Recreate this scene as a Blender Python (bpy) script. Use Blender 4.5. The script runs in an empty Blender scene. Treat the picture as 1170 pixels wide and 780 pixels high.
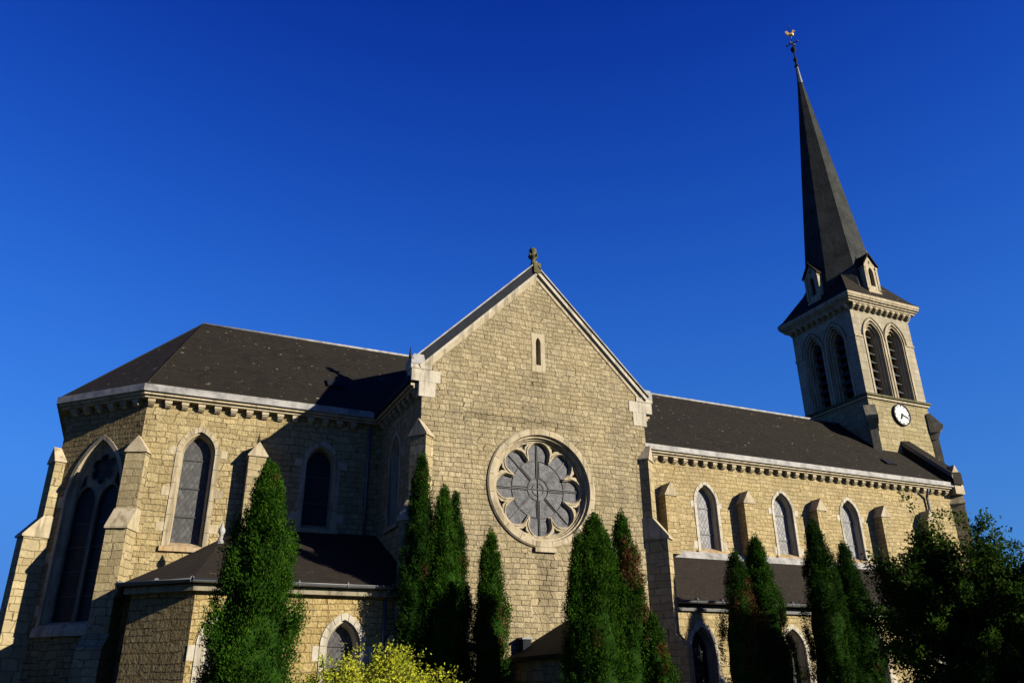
import bpy, bmesh, math, random
import numpy as np
from mathutils import Vector, Matrix
from mathutils.geometry import tessellate_polygon

random.seed(7)
SC = bpy.context.scene
R = math.radians

# ------------------------------------------------------------------ camera
CX, CY, CZ = -12.448, -24.526, 1.6
YAW, PITCH, ROLL, FPX = 0.434, 0.411, -0.011, 906.35
cam = bpy.data.cameras.new('camera')
cam.sensor_width = 36.0
cam.lens = FPX / 1170 * 36.0
cam.clip_end = 3000
co = bpy.data.objects.new('camera', cam)
SC.collection.objects.link(co)
fwd = Vector((math.sin(YAW) * math.cos(PITCH), math.cos(YAW) * math.cos(PITCH), math.sin(PITCH)))
rt = Vector((math.cos(YAW), -math.sin(YAW), 0))
up = rt.cross(fwd)
r2 = rt * math.cos(ROLL) + up * math.sin(ROLL)
u2 = -rt * math.sin(ROLL) + up * math.cos(ROLL)
M = Matrix((r2, u2, -fwd)).transposed().to_4x4()
M.translation = (CX, CY, CZ)
co.matrix_world = M
SC.camera = co

# ------------------------------------------------------------------ light
SUN_AZ, SUN_EL = 40.0, 19.0          # degrees to the right of the church's south normal, and above the horizon
w = bpy.data.worlds.new("World"); SC.world = w; w.use_nodes = True
nt = w.node_tree; nt.nodes.clear()
sky = nt.nodes.new('ShaderNodeTexSky'); sky.sky_type = 'NISHITA'; sky.sun_disc = False
sky.sun_elevation = R(SUN_EL); sky.sun_rotation = R(180 - SUN_AZ)
sky.air_density = 1.0; sky.dust_density = 0.15; sky.ozone_density = 3.0; sky.altitude = 300
# the lens wears a polariser: each channel of the sky goes through a gain and a power
SKY_A = (-1.10, -0.35, 0.37); SKY_B = (-0.30, 1.45, 1.85); SKY_C = (-3.90, -4.05, -2.50)      # log gain = A + B e + C e^2, e = sin(elevation)
sep = nt.nodes.new('ShaderNodeSeparateColor'); cmb = nt.nodes.new('ShaderNodeCombineColor')
nt.links.new(sky.outputs[0], sep.inputs[0])
tcw = nt.nodes.new('ShaderNodeTexCoord'); sxw = nt.nodes.new('ShaderNodeSeparateXYZ'); nt.links.new(tcw.outputs['Generated'], sxw.inputs[0])
def wm(op, a, b):
    k = nt.nodes.new('ShaderNodeMath'); k.operation = op
    for i, v in ((0, a), (1, b)):
        if isinstance(v, bpy.types.NodeSocket): nt.links.new(v, k.inputs[i])
        else: k.inputs[i].default_value = v
    return k.outputs[0]
elz = wm('MAXIMUM', sxw.outputs[2], 0.0)
for i in range(3):
    gain = wm('EXPONENT', wm('ADD', wm('MULTIPLY', wm('ADD', wm('MULTIPLY', elz, SKY_C[i]), SKY_B[i]), elz), SKY_A[i]), 0.0)
    nt.links.new(wm('MULTIPLY', wm('POWER', wm('MINIMUM', sep.outputs[i], (2.1, 3.7, 6.0)[i]), 0.6), gain), cmb.inputs[i])
bg = nt.nodes.new('ShaderNodeBackground'); bg.inputs['Strength'].default_value = 0.05
wo = nt.nodes.new('ShaderNodeOutputWorld')
nt.links.new(cmb.outputs[0], bg.inputs[0]); nt.links.new(bg.outputs[0], wo.inputs[0])
sl = bpy.data.lights.new('sun', 'SUN'); sl.energy = 5.0; sl.angle = R(0.5); sl.color = (1.0, 0.91, 0.74)
so = bpy.data.objects.new('sun', sl); SC.collection.objects.link(so)
sdir = Vector((math.sin(R(SUN_AZ)) * math.cos(R(SUN_EL)), -math.cos(R(SUN_AZ)) * math.cos(R(SUN_EL)), math.sin(R(SUN_EL))))
so.rotation_euler = sdir.to_track_quat('Z', 'Y').to_euler()
so.location = (40, -40, 40)
SC.view_settings.view_transform = 'Standard'; SC.view_settings.look = 'None'
SC.view_settings.exposure = 1.53; SC.view_settings.gamma = 1.0

# ------------------------------------------------------------------ materials
KA = 0.46      # the photograph is exposed for a bright day: all surfaces keep natural, modest reflectances
sc = lambda c: tuple(x * KA for x in c)
class NT:
    def __init__(s, name):
        s.m = bpy.data.materials.new(name); s.m.use_nodes = True
        s.t = s.m.node_tree; s.b = s.t.nodes['Principled BSDF']
    def n(s, typ, ins=None, **props):
        k = s.t.nodes.new(typ)
        for a, v in props.items(): setattr(k, a, v)
        for a, v in (ins or {}).items():
            i = k.inputs[a]
            if isinstance(v, bpy.types.NodeSocket): s.t.links.new(v, i)
            else: i.default_value = v
        return k
    def math(s, op, a, b=0.0, c=0.0, clamp=False):
        return s.n('ShaderNodeMath', {0: a, 1: b, 2: c}, operation=op, use_clamp=clamp).outputs[0]
    def mix(s, f, a, b, mode='MIX'):
        k = s.t.nodes.new('ShaderNodeMix'); k.data_type = 'RGBA'; k.blend_type = mode
        for i, v in ((k.inputs[0], f), (k.inputs[6], a), (k.inputs[7], b)):
            if isinstance(v, bpy.types.NodeSocket): s.t.links.new(v, i)
            else: i.default_value = v if not isinstance(v, tuple) else (v + (1,))[:4]
        return k.outputs[2]
    def noise(s, vec, scale, detail=3, rough=.6):
        return s.n('ShaderNodeTexNoise', {'Vector': vec, 'Scale': scale, 'Detail': detail, 'Roughness': rough}).outputs[0]
    def ramp(s, f, a, b):
        return s.n('ShaderNodeMapRange', {'Value': f, 'From Min': a, 'From Max': b}, clamp=True).outputs[0]
    def uv(s):
        return s.n('ShaderNodeUVMap', uv_map='UVMap').outputs[0]
    def pos(s):
        return s.n('ShaderNodeNewGeometry').outputs['Position']
    def out(s, col, rough=.9, bump=None, dist=.02, strength=1.0, metallic=0, spec=.3):
        for k, v in (('Base Color', col), ('Roughness', rough)):
            if isinstance(v, bpy.types.NodeSocket): s.t.links.new(v, s.b.inputs[k])
            else: s.b.inputs[k].default_value = (v + (1,))[:4] if isinstance(v, tuple) else v
        s.b.inputs['Metallic'].default_value = metallic
        s.b.inputs['Specular IOR Level'].default_value = spec
        if bump is not None:
            bn = s.n('ShaderNodeBump', {'Height': bump, 'Distance': dist, 'Strength': strength})
            s.t.links.new(bn.outputs[0], s.b.inputs['Normal'])
        return s.m

def masonry(name, c1, c2, mortar, h, bw, grime=.5, dist=.05, rough_amp=1.0, msize=.014, stains=()):
    s = NT(name); c1, c2, mortar = sc(c1), sc(c2), sc(mortar)
    uv = s.uv(); P = s.pos()
    sx = s.n('ShaderNodeSeparateXYZ', {0: uv}); u, v = sx.outputs[0], sx.outputs[1]
    wv = s.noise(uv, .55, 2)
    wf = s.noise(uv, 2.6, 2)
    v1 = s.math('ADD', v, s.math('MULTIPLY', s.math('SUBTRACT', wv, .5), h * .9))
    v1 = s.math('ADD', v1, s.math('MULTIPLY', s.math('SUBTRACT', wf, .5), h * .42))
    v1 = s.math('ADD', v1, s.math('MULTIPLY', s.math('SUBTRACT', s.noise(uv, 8.0, 2), .5), h * .22))
    row = s.math('FLOOR', s.math('DIVIDE', v1, h))
    wn = s.n('ShaderNodeTexWhiteNoise', {'W': row}, noise_dimensions='1D').outputs[0]
    uu = s.math('ADD', u, s.math('MULTIPLY', wn, 5.0))
    cv = s.n('ShaderNodeCombineXYZ', {0: s.math('MULTIPLY', uu, 1.6 / bw * .4), 1: s.math('MULTIPLY', row, 7.31), 2: 0.0}).outputs[0]
    nz = s.math('ADD', s.noise(cv, 1.0, 1), s.math('MULTIPLY', s.noise(uv, 7.0, 2), .08))
    uu = s.math('ADD', uu, s.math('MULTIPLY', s.math('SUBTRACT', nz, .5), bw * 2.2))
    vec = s.n('ShaderNodeCombineXYZ', {0: uu, 1: v1, 2: 0.0}).outputs[0]
    def lay(vec, hh, ww, ms):
        return s.n('ShaderNodeTexBrick', {'Vector': vec, 'Color1': (0, 0, 0, 1), 'Color2': (1, 1, 1, 1), 'Mortar': (.5, .5, .5, 1), 'Scale': 1.0,
             'Mortar Size': ms, 'Mortar Smooth': .45, 'Bias': 0.0, 'Brick Width': ww, 'Row Height': hh}, offset=.5, squash=1.0).outputs
    A1 = lay(vec, h, bw, msize)
    # patches of three courses are here and there replaced by two taller ones
    band = s.math('FLOOR', s.math('DIVIDE', v1, h * 3))
    wb = s.n('ShaderNodeTexWhiteNoise', {'W': band}, noise_dimensions='1D').outputs[0]
    ub = s.math('ADD', u, s.math('MULTIPLY', wb, 9.0))
    cell = s.math('FLOOR', s.math('DIVIDE', s.math('ADD', ub, s.math('MULTIPLY', s.noise(uv, .9, 1), .8)), bw * 2.3))
    cc_ = s.n('ShaderNodeCombineXYZ', {0: cell, 1: band, 2: 0.0}).outputs[0]
    pick = s.math('GREATER_THAN', s.n('ShaderNodeTexWhiteNoise', {'Vector': cc_}, noise_dimensions='3D').outputs[0], .66)
    vecB = s.n('ShaderNodeCombineXYZ', {0: s.math('ADD', ub, s.math('MULTIPLY', s.noise(uv, 1.7, 1), .5)), 1: v1, 2: 0.0}).outputs[0]
    B1 = lay(vecB, h * 1.5, bw * 1.15, msize)
    rnd = s.mix(pick, A1[0], B1[0]); rnd = s.n('ShaderNodeSeparateColor', {0: rnd}).outputs[0]
    mor = s.math('ADD', s.math('MULTIPLY', A1[1], s.math('SUBTRACT', 1.0, pick)), s.math('MULTIPLY', B1[1], pick))
    col = s.mix(s.ramp(rnd, .15, .85), tuple(x * 1.10 for x in c1), tuple(x * .92 for x in c2))
    fine = s.noise(P, 9.0, 4, .65)
    speck = s.noise(P, 34.0, 3, .7)
    col = s.mix(s.ramp(fine, .35, .75), col, tuple(x * .62 for x in c1))
    col = s.mix(s.math('MULTIPLY', s.ramp(speck, .50, .70), .75), col, tuple(x * .42 for x in c1))
    hue = s.noise(P, 1.1, 3, .6)
    col = s.mix(s.math('MULTIPLY', s.ramp(hue, .42, .66), .45), col, s.mix(.5, c2, tuple(x * y for x, y in zip(c2, (1.0, .93, .72)))))
    # weathering: grey film in big patches, with vertical runs
    big = s.noise(P, .33, 4, .6)
    mp = s.n('ShaderNodeMapping', {'Vector': P, 'Scale': (2.6, 2.6, .16)}).outputs[0]
    runs = s.noise(mp, 1.0, 3, .6)
    gf = s.math('MULTIPLY', s.ramp(s.math('ADD', s.math('MULTIPLY', big, .6), s.math('MULTIPLY', runs, .4)), .42, .68), grime)
    col = s.mix(gf, col, sc((.17, .145, .10)))
    sp3 = s.n('ShaderNodeSeparateXYZ', {0: P}); st = 0.0
    for (qx, qz, rx, rz, k_) in stains:       # real water marks and soot, fixed on the stone
        dx = s.math('DIVIDE', s.math('SUBTRACT', sp3.outputs[0], qx), rx); dz = s.math('DIVIDE', s.math('SUBTRACT', sp3.outputs[2], qz), rz)
        dd = s.math('ADD', s.math('MULTIPLY', dx, dx), s.math('MULTIPLY', dz, dz))
        st = s.math('MAXIMUM', st, s.math('MULTIPLY', s.ramp(s.math('ADD', dd, s.math('MULTIPLY', s.noise(P, 2.2, 4, .7), 1.4)), 1.65, .7), k_))
    if stains: col = s.mix(s.math('MULTIPLY', st, .5), col, sc((.12, .095, .06)))
    # joints: deeper and darker in places
    jv = s.ramp(s.noise(P, 1.3, 3), .35, .65)
    jc = s.mix(jv, tuple(x * 1.5 for x in mortar), tuple(x * .4 for x in mortar))
    col = s.mix(s.math('MULTIPLY', mor, s.math('ADD', .35, s.math('MULTIPLY', s.ramp(s.noise(P, 3.5, 3), .35, .65), .6))), col, jc)
    if stains: col = s.mix(s.math('MULTIPLY', mor, st), col, sc((.045, .035, .02)))
    hgt = s.math('SUBTRACT', 1.0, mor)
    rock = s.noise(P, 13.0, 4, .62)
    rock2 = s.noise(P, 5.2, 2, .5)
    hh = s.math('ADD', s.math('MULTIPLY', hgt, .55), s.math('MULTIPLY', rock, .85 * rough_amp))
    hh = s.math('ADD', hh, s.math('MULTIPLY', rock2, .75 * rough_amp))
    hh = s.math('ADD', hh, s.math('MULTIPLY', rnd, .18))
    return s.out(col, .95, hh, dist * 1.2, 1.0, spec=.05)

def dressed(name, col, dark, dist=.012):
    s = NT(name); P = s.pos(); col, dark = sc(col), sc(dark)
    a = s.noise(P, 2.2, 4, .65); b = s.noise(P, 22.0, 4, .7)
    mp = s.n('ShaderNodeMapping', {'Vector': P, 'Scale': (5, 5, .5)}).outputs[0]
    runs = s.noise(mp, 1.0, 3, .6)
    c = s.mix(s.ramp(a, .40, .72), col, dark)
    c = s.mix(s.math('MULTIPLY', s.ramp(b, .5, .75), .5), c, tuple(x * .55 for x in col))
    c = s.mix(s.math('MULTIPLY', s.ramp(runs, .50, .64), .62), c, tuple(x * .42 for x in dark))
    return s.out(c, .85, b, dist, 1.0, spec=.2)

def slate(name, c1, c2, h=.17, bw=.24, lichen=1.0, rough=.75, spec=.3):
    s = NT(name); uv = s.uv(); P = s.pos(); c1, c2 = sc(c1), sc(c2)
    br = s.n('ShaderNodeTexBrick', {'Vector': uv, 'Color1': c1 + (1,), 'Color2': c2 + (1,), 'Mortar': tuple(x * .45 for x in c1) + (1,), 'Scale': 1.0,
             'Mortar Size': .008, 'Mortar Smooth': .2, 'Bias': 0.0, 'Brick Width': bw, 'Row Height': h}, offset=.5)
    col = br.outputs[0]
    sp = s.n('ShaderNodeSeparateXYZ', {0: uv})
    saw = s.math('FRACT', s.math('DIVIDE', sp.outputs[1], h))
    big = s.noise(P, .8, 4, .6)
    col = s.mix(s.ramp(big, .4, .7), col, tuple(x * 1.5 for x in c2))
    mp = s.n('ShaderNodeMapping', {'Vector': uv, 'Scale': (3.5, .35, 1)}).outputs[0]
    col = s.mix(s.math('MULTIPLY', s.ramp(s.noise(mp, 1.0, 3), .5, .75), .5), col, tuple(x * .5 for x in c1))
    fs = s.noise(P, 30, 2)
    col = s.mix(s.math('MULTIPLY', s.ramp(fs, .55, .75), .35), col, tuple(x * 2.2 for x in c2))
    if lichen > 0:
        l1 = s.noise(P, 4.4, 4, .68)
        li = s.math('MULTIPLY', s.ramp(l1, .655, .69), .55 * lichen)
        tone = s.mix(s.ramp(s.noise(P, .9, 1), .45, .55), (.25, .23, .16), (.20, .13, .06))
        col = s.mix(li, col, tone)
    hh = s.math('ADD', s.math('MULTIPLY', saw, -.55), s.math('MULTIPLY', br.outputs[1], -.4))
    hh = s.math('ADD', hh, s.math('MULTIPLY', fs, .35))
    return s.out(col, rough, hh, .018, 1.0, spec=spec)

def plain(name, col, rough=.6, metallic=0, spec=.4, var=.35, scale=6, dist=.004):
    s = NT(name); P = s.pos(); n = s.noise(P, scale, 4, .65); col = sc(col)
    c = s.mix(s.ramp(n, .38, .7), col, tuple(x * (1 - var) for x in col))
    return s.out(c, rough, n, dist, .7, metallic, spec)

def glassmat(name, base, lead, pitch=.22, diamond=True):
    s = NT(name); uv = s.uv(); P = s.pos(); base, lead = sc(base), sc(lead)
    sp = s.n('ShaderNodeSeparateXYZ', {0: uv}); u, v = sp.outputs[0], sp.outputs[1]
    if diamond:
        a = s.math('DIVIDE', s.math('ADD', u, s.math('MULTIPLY', v, .62)), pitch)
        b = s.math('DIVIDE', s.math('SUBTRACT', u, s.math('MULTIPLY', v, .62)), pitch)
    else:
        a = s.math('DIVIDE', u, pitch); b = s.math('DIVIDE', v, pitch)
    def line(x, wd):
        f = s.math('FRACT', x); d = s.math('ABSOLUTE', s.math('SUBTRACT', f, .5))
        return s.ramp(d, .5 - wd, .5)
    ln = s.math('MAXIMUM', line(a, .10), line(b, .10))
    cell = s.n('ShaderNodeCombineXYZ', {0: s.math('FLOOR', a), 1: s.math('FLOOR', b), 2: 0.0}).outputs[0]
    wn = s.n('ShaderNodeTexWhiteNoise', {'Vector': cell}, noise_dimensions='3D').outputs[0]
    n = s.noise(P, 7, 4, .7)
    c = s.mix(wn, tuple(x * .7 for x in base), tuple(x * 1.35 for x in base))
    c = s.mix(s.ramp(n, .4, .7), c, tuple(x * .6 for x in base))
    c = s.mix(ln, c, lead)
    return s.out(c, .5, s.math('ADD', s.math('MULTIPLY', wn, .3), ln), .008, .5, spec=.12)

def foliage(name, dark, light, scale=2.5, trans=.25, rough=.6):
    s = NT(name); P = s.pos(); dark, light = sc(dark), sc(light)
    n = s.noise(P, scale, 3, .6); f = s.noise(P, 14, 2)
    c = s.mix(s.ramp(n, .35, .68), dark, light)
    c = s.mix(s.math('MULTIPLY', s.ramp(f, .5, .8), .5), c, tuple(x * 1.7 for x in light))
    m = s.out(c, .85, spec=.03)
    tr = s.n('ShaderNodeBsdfTranslucent', {'Color': c})
    mx = s.n('ShaderNodeMixShader', {0: trans, 1: s.b.outputs[0], 2: tr.outputs[0]})
    s.t.links.new(mx.outputs[0], s.t.nodes['Material Output'].inputs[0])
    return m

STONE_G = masonry('gable_rubble', (.60, .50, .315), (.43, .355, .215), (.13, .10, .055), .168, .28, grime=.55, dist=.06, msize=.013, stains=((.12, 4.9, .5, 1.5, 1.0), (-1.0, 10.35, 3.4, .22, .8), (-4.2, 7.0, .5, 4.5, .7), (0, 12.0, .4, .9, .6), (4.3, 7.0, .35, 4.0, .5)))
STONE_N = masonry('nave_rubble', (.66, .53, .29), (.50, .395, .205), (.19, .125, .055), .19, .34, grime=.3, dist=.05, msize=.012)
STONE_C = masonry('choir_rubble', (.62, .50, .27), (.45, .35, .175), (.13, .09, .04), .195, .34, grime=.4, dist=.055)
STONE_A = masonry('annex_rubble', (.62, .48, .225), (.49, .365, .15), (.20, .13, .05), .17, .30, grime=.2, dist=.055)
STONE_T = masonry('tower_ashlar', (.60, .54, .41), (.50, .445, .33), (.16, .12, .07), .40, .75, grime=.45, dist=.02, rough_amp=.5, msize=.008)
ROCKY = masonry('rock_faced_rubble', (.60, .475, .24), (.46, .35, .165), (.13, .09, .04), .19, .32, grime=.35, dist=.10, rough_amp=1.7, msize=.018)
ASHLAR = masonry('buttress_ashlar', (.56, .465, .275), (.42, .34, .185), (.13, .09, .045), .25, .42, grime=.4, dist=.03, rough_amp=.6)
DRESS = dressed('dressed_limestone', (.54, .46, .32), (.38, .31, .19))
DRESS_W = dressed('pale_limestone', (.60, .55, .45), (.46, .41, .31))
DRESS_D = dressed('weathered_limestone', (.34, .30, .21), (.20, .175, .12))
JOINT = plain('joint', (.10, .08, .05), .9)
SLATE = slate('roof_slate', (.030, .025, .018), (.017, .0145, .011), spec=.08, rough=.85)
SLATE_L = slate('lean_to_tile', (.034, .026, .019), (.021, .0165, .013), lichen=.3, spec=.12, rough=.85)
SLATE_S = slate('spire_slate', (.026, .029, .029), (.044, .047, .045), h=.2, bw=.2, lichen=0, rough=.8, spec=.05)
ZINC = plain('zinc', (.44, .43, .42), .6, 0, .12, .6, 2.3)
ZINC_D = plain('dull_zinc', (.022, .026, .036), .7, 0, .04, .35, 3)
GUTTER = plain('gutter_metal', (.17, .18, .19), .45, .2, .4, .3, 2)
IRON = plain('dark_iron', (.02, .02, .02), .6)
MOSS = dressed('mossy_stone', (.14, .13, .05), (.08, .075, .03))
LOUVRE = plain('louvre_slate', (.06, .068, .085), .6, 0, .08, .4, 5)
GLASS = glassmat('leaded_glass', (.10, .10, .104), (.035, .035, .035), .17)
GLASS_N = glassmat('leaded_glass_nave', (.25, .255, .275), (.07, .07, .07), .19)
def rose_glass():
    s = NT('rose_glass'); P = s.pos()
    a = s.noise(P, 5, 5, .75); b = s.noise(P, 26, 3, .7)
    c = s.mix(s.ramp(a, .38, .62), sc((.05, .052, .062)), sc((.15, .152, .168)))
    c = s.mix(s.ramp(b, .58, .66), c, sc((.34, .34, .36)))
    c = s.mix(s.ramp(b, .42, .34), c, sc((.03, .03, .035)))
    return s.out(c, .55, b, .01, .6, spec=.10)
GLASS_R = rose_glass()
GLASS_D = glassmat('dark_glass', (.016, .017, .022), (.008, .008, .008), .3, False)
WHITE = plain('clock_enamel', (.85, .85, .83), .5, 0, .1, .04)
BLACK = plain('black_paint', (.01, .01, .01), .6, 0, .08)
GOLD = plain('gilded_copper', (1.9, 1.15, .30), .5, .15, .5, .1)
BARK = plain('bark', (.10, .07, .045), .95, 0, .1, .5, 12, .02)
INNER = plain('dark_interior', (.01, .01, .01), .95)

# ------------------------------------------------------------------ mesh helpers
class MB:
    def __init__(s): s.v = []; s.f = []; s.mi = []; s.sm = []
    def poly(s, pts, m=0, smooth=False):
        i = len(s.v); s.v += [tuple(p) for p in pts]; s.f.append(list(range(i, i + len(pts)))); s.mi.append(m); s.sm.append(smooth)
    def hexa(s, a, b, m=0):
        """a: 4 points of one end, b: 4 points of the other, same order"""
        s.poly(a, m); s.poly(b[::-1], m)
        n = len(a)
        for i in range(n):
            j = (i + 1) % n
            s.poly([a[i], b[i], b[j], a[j]], m)
    prism = hexa
    def box(s, F, u0, u1, v0, v1, d0, d1, m=0):
        a = [F(u0, v0, d0), F(u1, v0, d0), F(u1, v1, d0), F(u0, v1, d0)]
        b = [F(u0, v0, d1), F(u1, v0, d1), F(u1, v1, d1), F(u0, v1, d1)]
        s.hexa(a, b, m)
    def tube(s, p, q, r0, r1=None, n=10, m=0, caps=True, smooth=True):
        r1 = r0 if r1 is None else r1
        p = Vector(p); q = Vector(q); d = (q - p).normalized()
        a = d.orthogonal().normalized(); b = d.cross(a)
        P = [p + (a * math.cos(t) + b * math.sin(t)) * r0 for t in [2 * math.pi * i / n for i in range(n)]]
        Q = [q + (a * math.cos(t) + b * math.sin(t)) * r1 for t in [2 * math.pi * i / n for i in range(n)]]
        for i in range(n):
            j = (i + 1) % n; s.poly([P[i], P[j], Q[j], Q[i]], m, smooth)
        if caps: s.poly(P[::-1], m); s.poly(Q, m)
    def lathe(s, c, prof, n=12, m=0, smooth=True):
        c = Vector(c)
        for k in range(len(prof) - 1):
            (ra, za), (rb, zb) = prof[k], prof[k + 1]
            for i in range(n):
                t0 = 2 * math.pi * i / n; t1 = 2 * math.pi * (i + 1) / n
                p = [c + Vector((ra * math.cos(t0), ra * math.sin(t0), za)), c + Vector((ra * math.cos(t1), ra * math.sin(t1), za)),
                     c + Vector((rb * math.cos(t1), rb * math.sin(t1), zb)), c + Vector((rb * math.cos(t0), rb * math.sin(t0), zb))]
                if ra < 1e-6: p = [p[0], p[2], p[3]]
                elif rb < 1e-6: p = p[:3]
                s.poly(p, m, smooth)
    def build(s, name, mats, parent=None, merge=True, origin=None):
        me = bpy.data.meshes.new(name)
        me.from_pydata(s.v, [], s.f)
        if not isinstance(mats, (list, tuple)): mats = [mats]
        for m in mats: me.materials.append(m)
        me.polygons.foreach_set('material_index', s.mi)
        me.polygons.foreach_set('use_smooth', s.sm)
        if merge:
            bm = bmesh.new(); bm.from_mesh(me)
            bmesh.ops.remove_doubles(bm, verts=bm.verts, dist=1e-4)
            bmesh.ops.recalc_face_normals(bm, faces=bm.faces)
            bm.to_mesh(me); bm.free()
        me.update()
        uvl = me.uv_layers.new(name='UVMap')
        for p in me.polygons:
            n = p.normal
            hl = math.hypot(n.x, n.y)
            for li in p.loop_indices:
                c = me.vertices[me.loops[li].vertex_index].co
                if hl < .15: uvl.data[li].uv = (c.x, c.y)
                else:
                    tx, ty = -n.y / hl, n.x / hl
                    if tx < -1e-3 or (abs(tx) < 1e-3 and ty < 0): tx, ty = -tx, -ty
                    uvl.data[li].uv = (c.x * tx + c.y * ty, c.z / max(hl, .2))
        o = bpy.data.objects.new(name, me); SC.collection.objects.link(o)
        if parent: o.parent = parent
        return o

def Fr(O, t, n):
    O = Vector(O); t = Vector(t).normalized(); n = Vector(n).normalized()
    def F(u, v, d=0.0): return O + t * u + Vector((0, 0, v)) + n * d
    F.t, F.n, F.O = t, n, O
    return F
def arch(cu, wd, zb, zs, za, n=9):
    h = wd / 2; Rz = za - zs; rho = (h * h + Rz * Rz) / (2 * h)
    pts = [(cu - h, zb)]
    a1 = math.atan2(Rz, rho - h)
    L = [(cu + (rho - h) - rho * math.cos(a1 * i / n), zs + rho * math.sin(a1 * i / n)) for i in range(n + 1)]
    pts += L
    pts += [(2 * cu - x, z) for x, z in reversed(L[:-1])]
    pts.append((cu + h, zb))
    return pts
def wall(mb, F, outline, holes=(), d=0.0, m=0):
    loops = [[Vector((x, z, 0)) for x, z in outline]] + [[Vector((x, z, 0)) for x, z in h] for h in holes]
    flat = [p for l in loops for p in l]
    for t in tessellate_polygon(loops):
        mb.poly([F(flat[i].x, flat[i].y, d) for i in t], m)
def ring(mb, F, A, B, da, db, closed=False, m=0):
    n = len(A)
    for i in range(n if closed else n - 1):
        j = (i + 1) % n
        mb.poly([F(*A[i], da), F(*A[j], da), F(*B[j], db), F(*B[i], db)], m)

def empty(name, loc=(0, 0, 0), parent=None):
    o = bpy.data.objects.new(name, None); SC.collection.objects.link(o); o.location = loc
    if parent: o.parent = parent
    return o
def tag(o, label=None, cat=None, group=None, kind=None):
    for k, v in (('label', label), ('category', cat), ('group', group), ('kind', kind)):
        if v: o[k] = v
    return o

Zax = Vector((0, 0, 1))
SOUTH = lambda y: Fr((0, y, 0), (1, 0, 0), (0, -1, 0))
EAST = lambda x: Fr((x, 0, 0), (0, 1, 0), (-1, 0, 0))     # faces -x, u = y
WEST = lambda x: Fr((x, 0, 0), (0, 1, 0), (1, 0, 0))

# ------------------------------------------------------------------ ground
g = MB()
g.poly([(-1500, -1500, 0), (1500, -1500, 0), (1500, 1500, 0), (-1500, 1500, 0)])
s = NT('lawn_grass'); P = s.pos()
gc = s.mix(s.ramp(s.noise(P, .5, 4), .4, .6), (.022, .040, .010), (.035, .055, .016))
gc = s.mix(s.ramp(s.noise(P, 40, 3), .4, .7), gc, (.015, .025, .006))
GR = s.out(gc, .95, s.noise(P, 60, 3), .03)
tag(g.build('ground', GR), kind='structure')
pth = MB()
pth.poly([(-40, -7.2, .004), (60, -7.2, .004), (60, -5.6, .004), (-40, -5.6, .004)])
tag(pth.build('path', plain('gravel', (.30, .27, .21), .95, 0, .1, .4, 30, .01)), kind='structure')

# ------------------------------------------------------------------ the church
church = empty('church', (0, 0, 0))
tag(church, 'large limestone church with slate roofs, round rose window, apse and slender clock tower spire', 'church')

YR = 10.1        # ridge line of nave and choir
YC = 4.91        # choir south wall
YN = 5.35        # nave south wall
A = (-13.0, YC); B = (-15.58, YC + 2.58); B2 = (-15.58, 2 * YR - YC - 2.58); A2 = (-13.0, 2 * YR - YC)
r_ = math.sqrt(.5)

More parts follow.
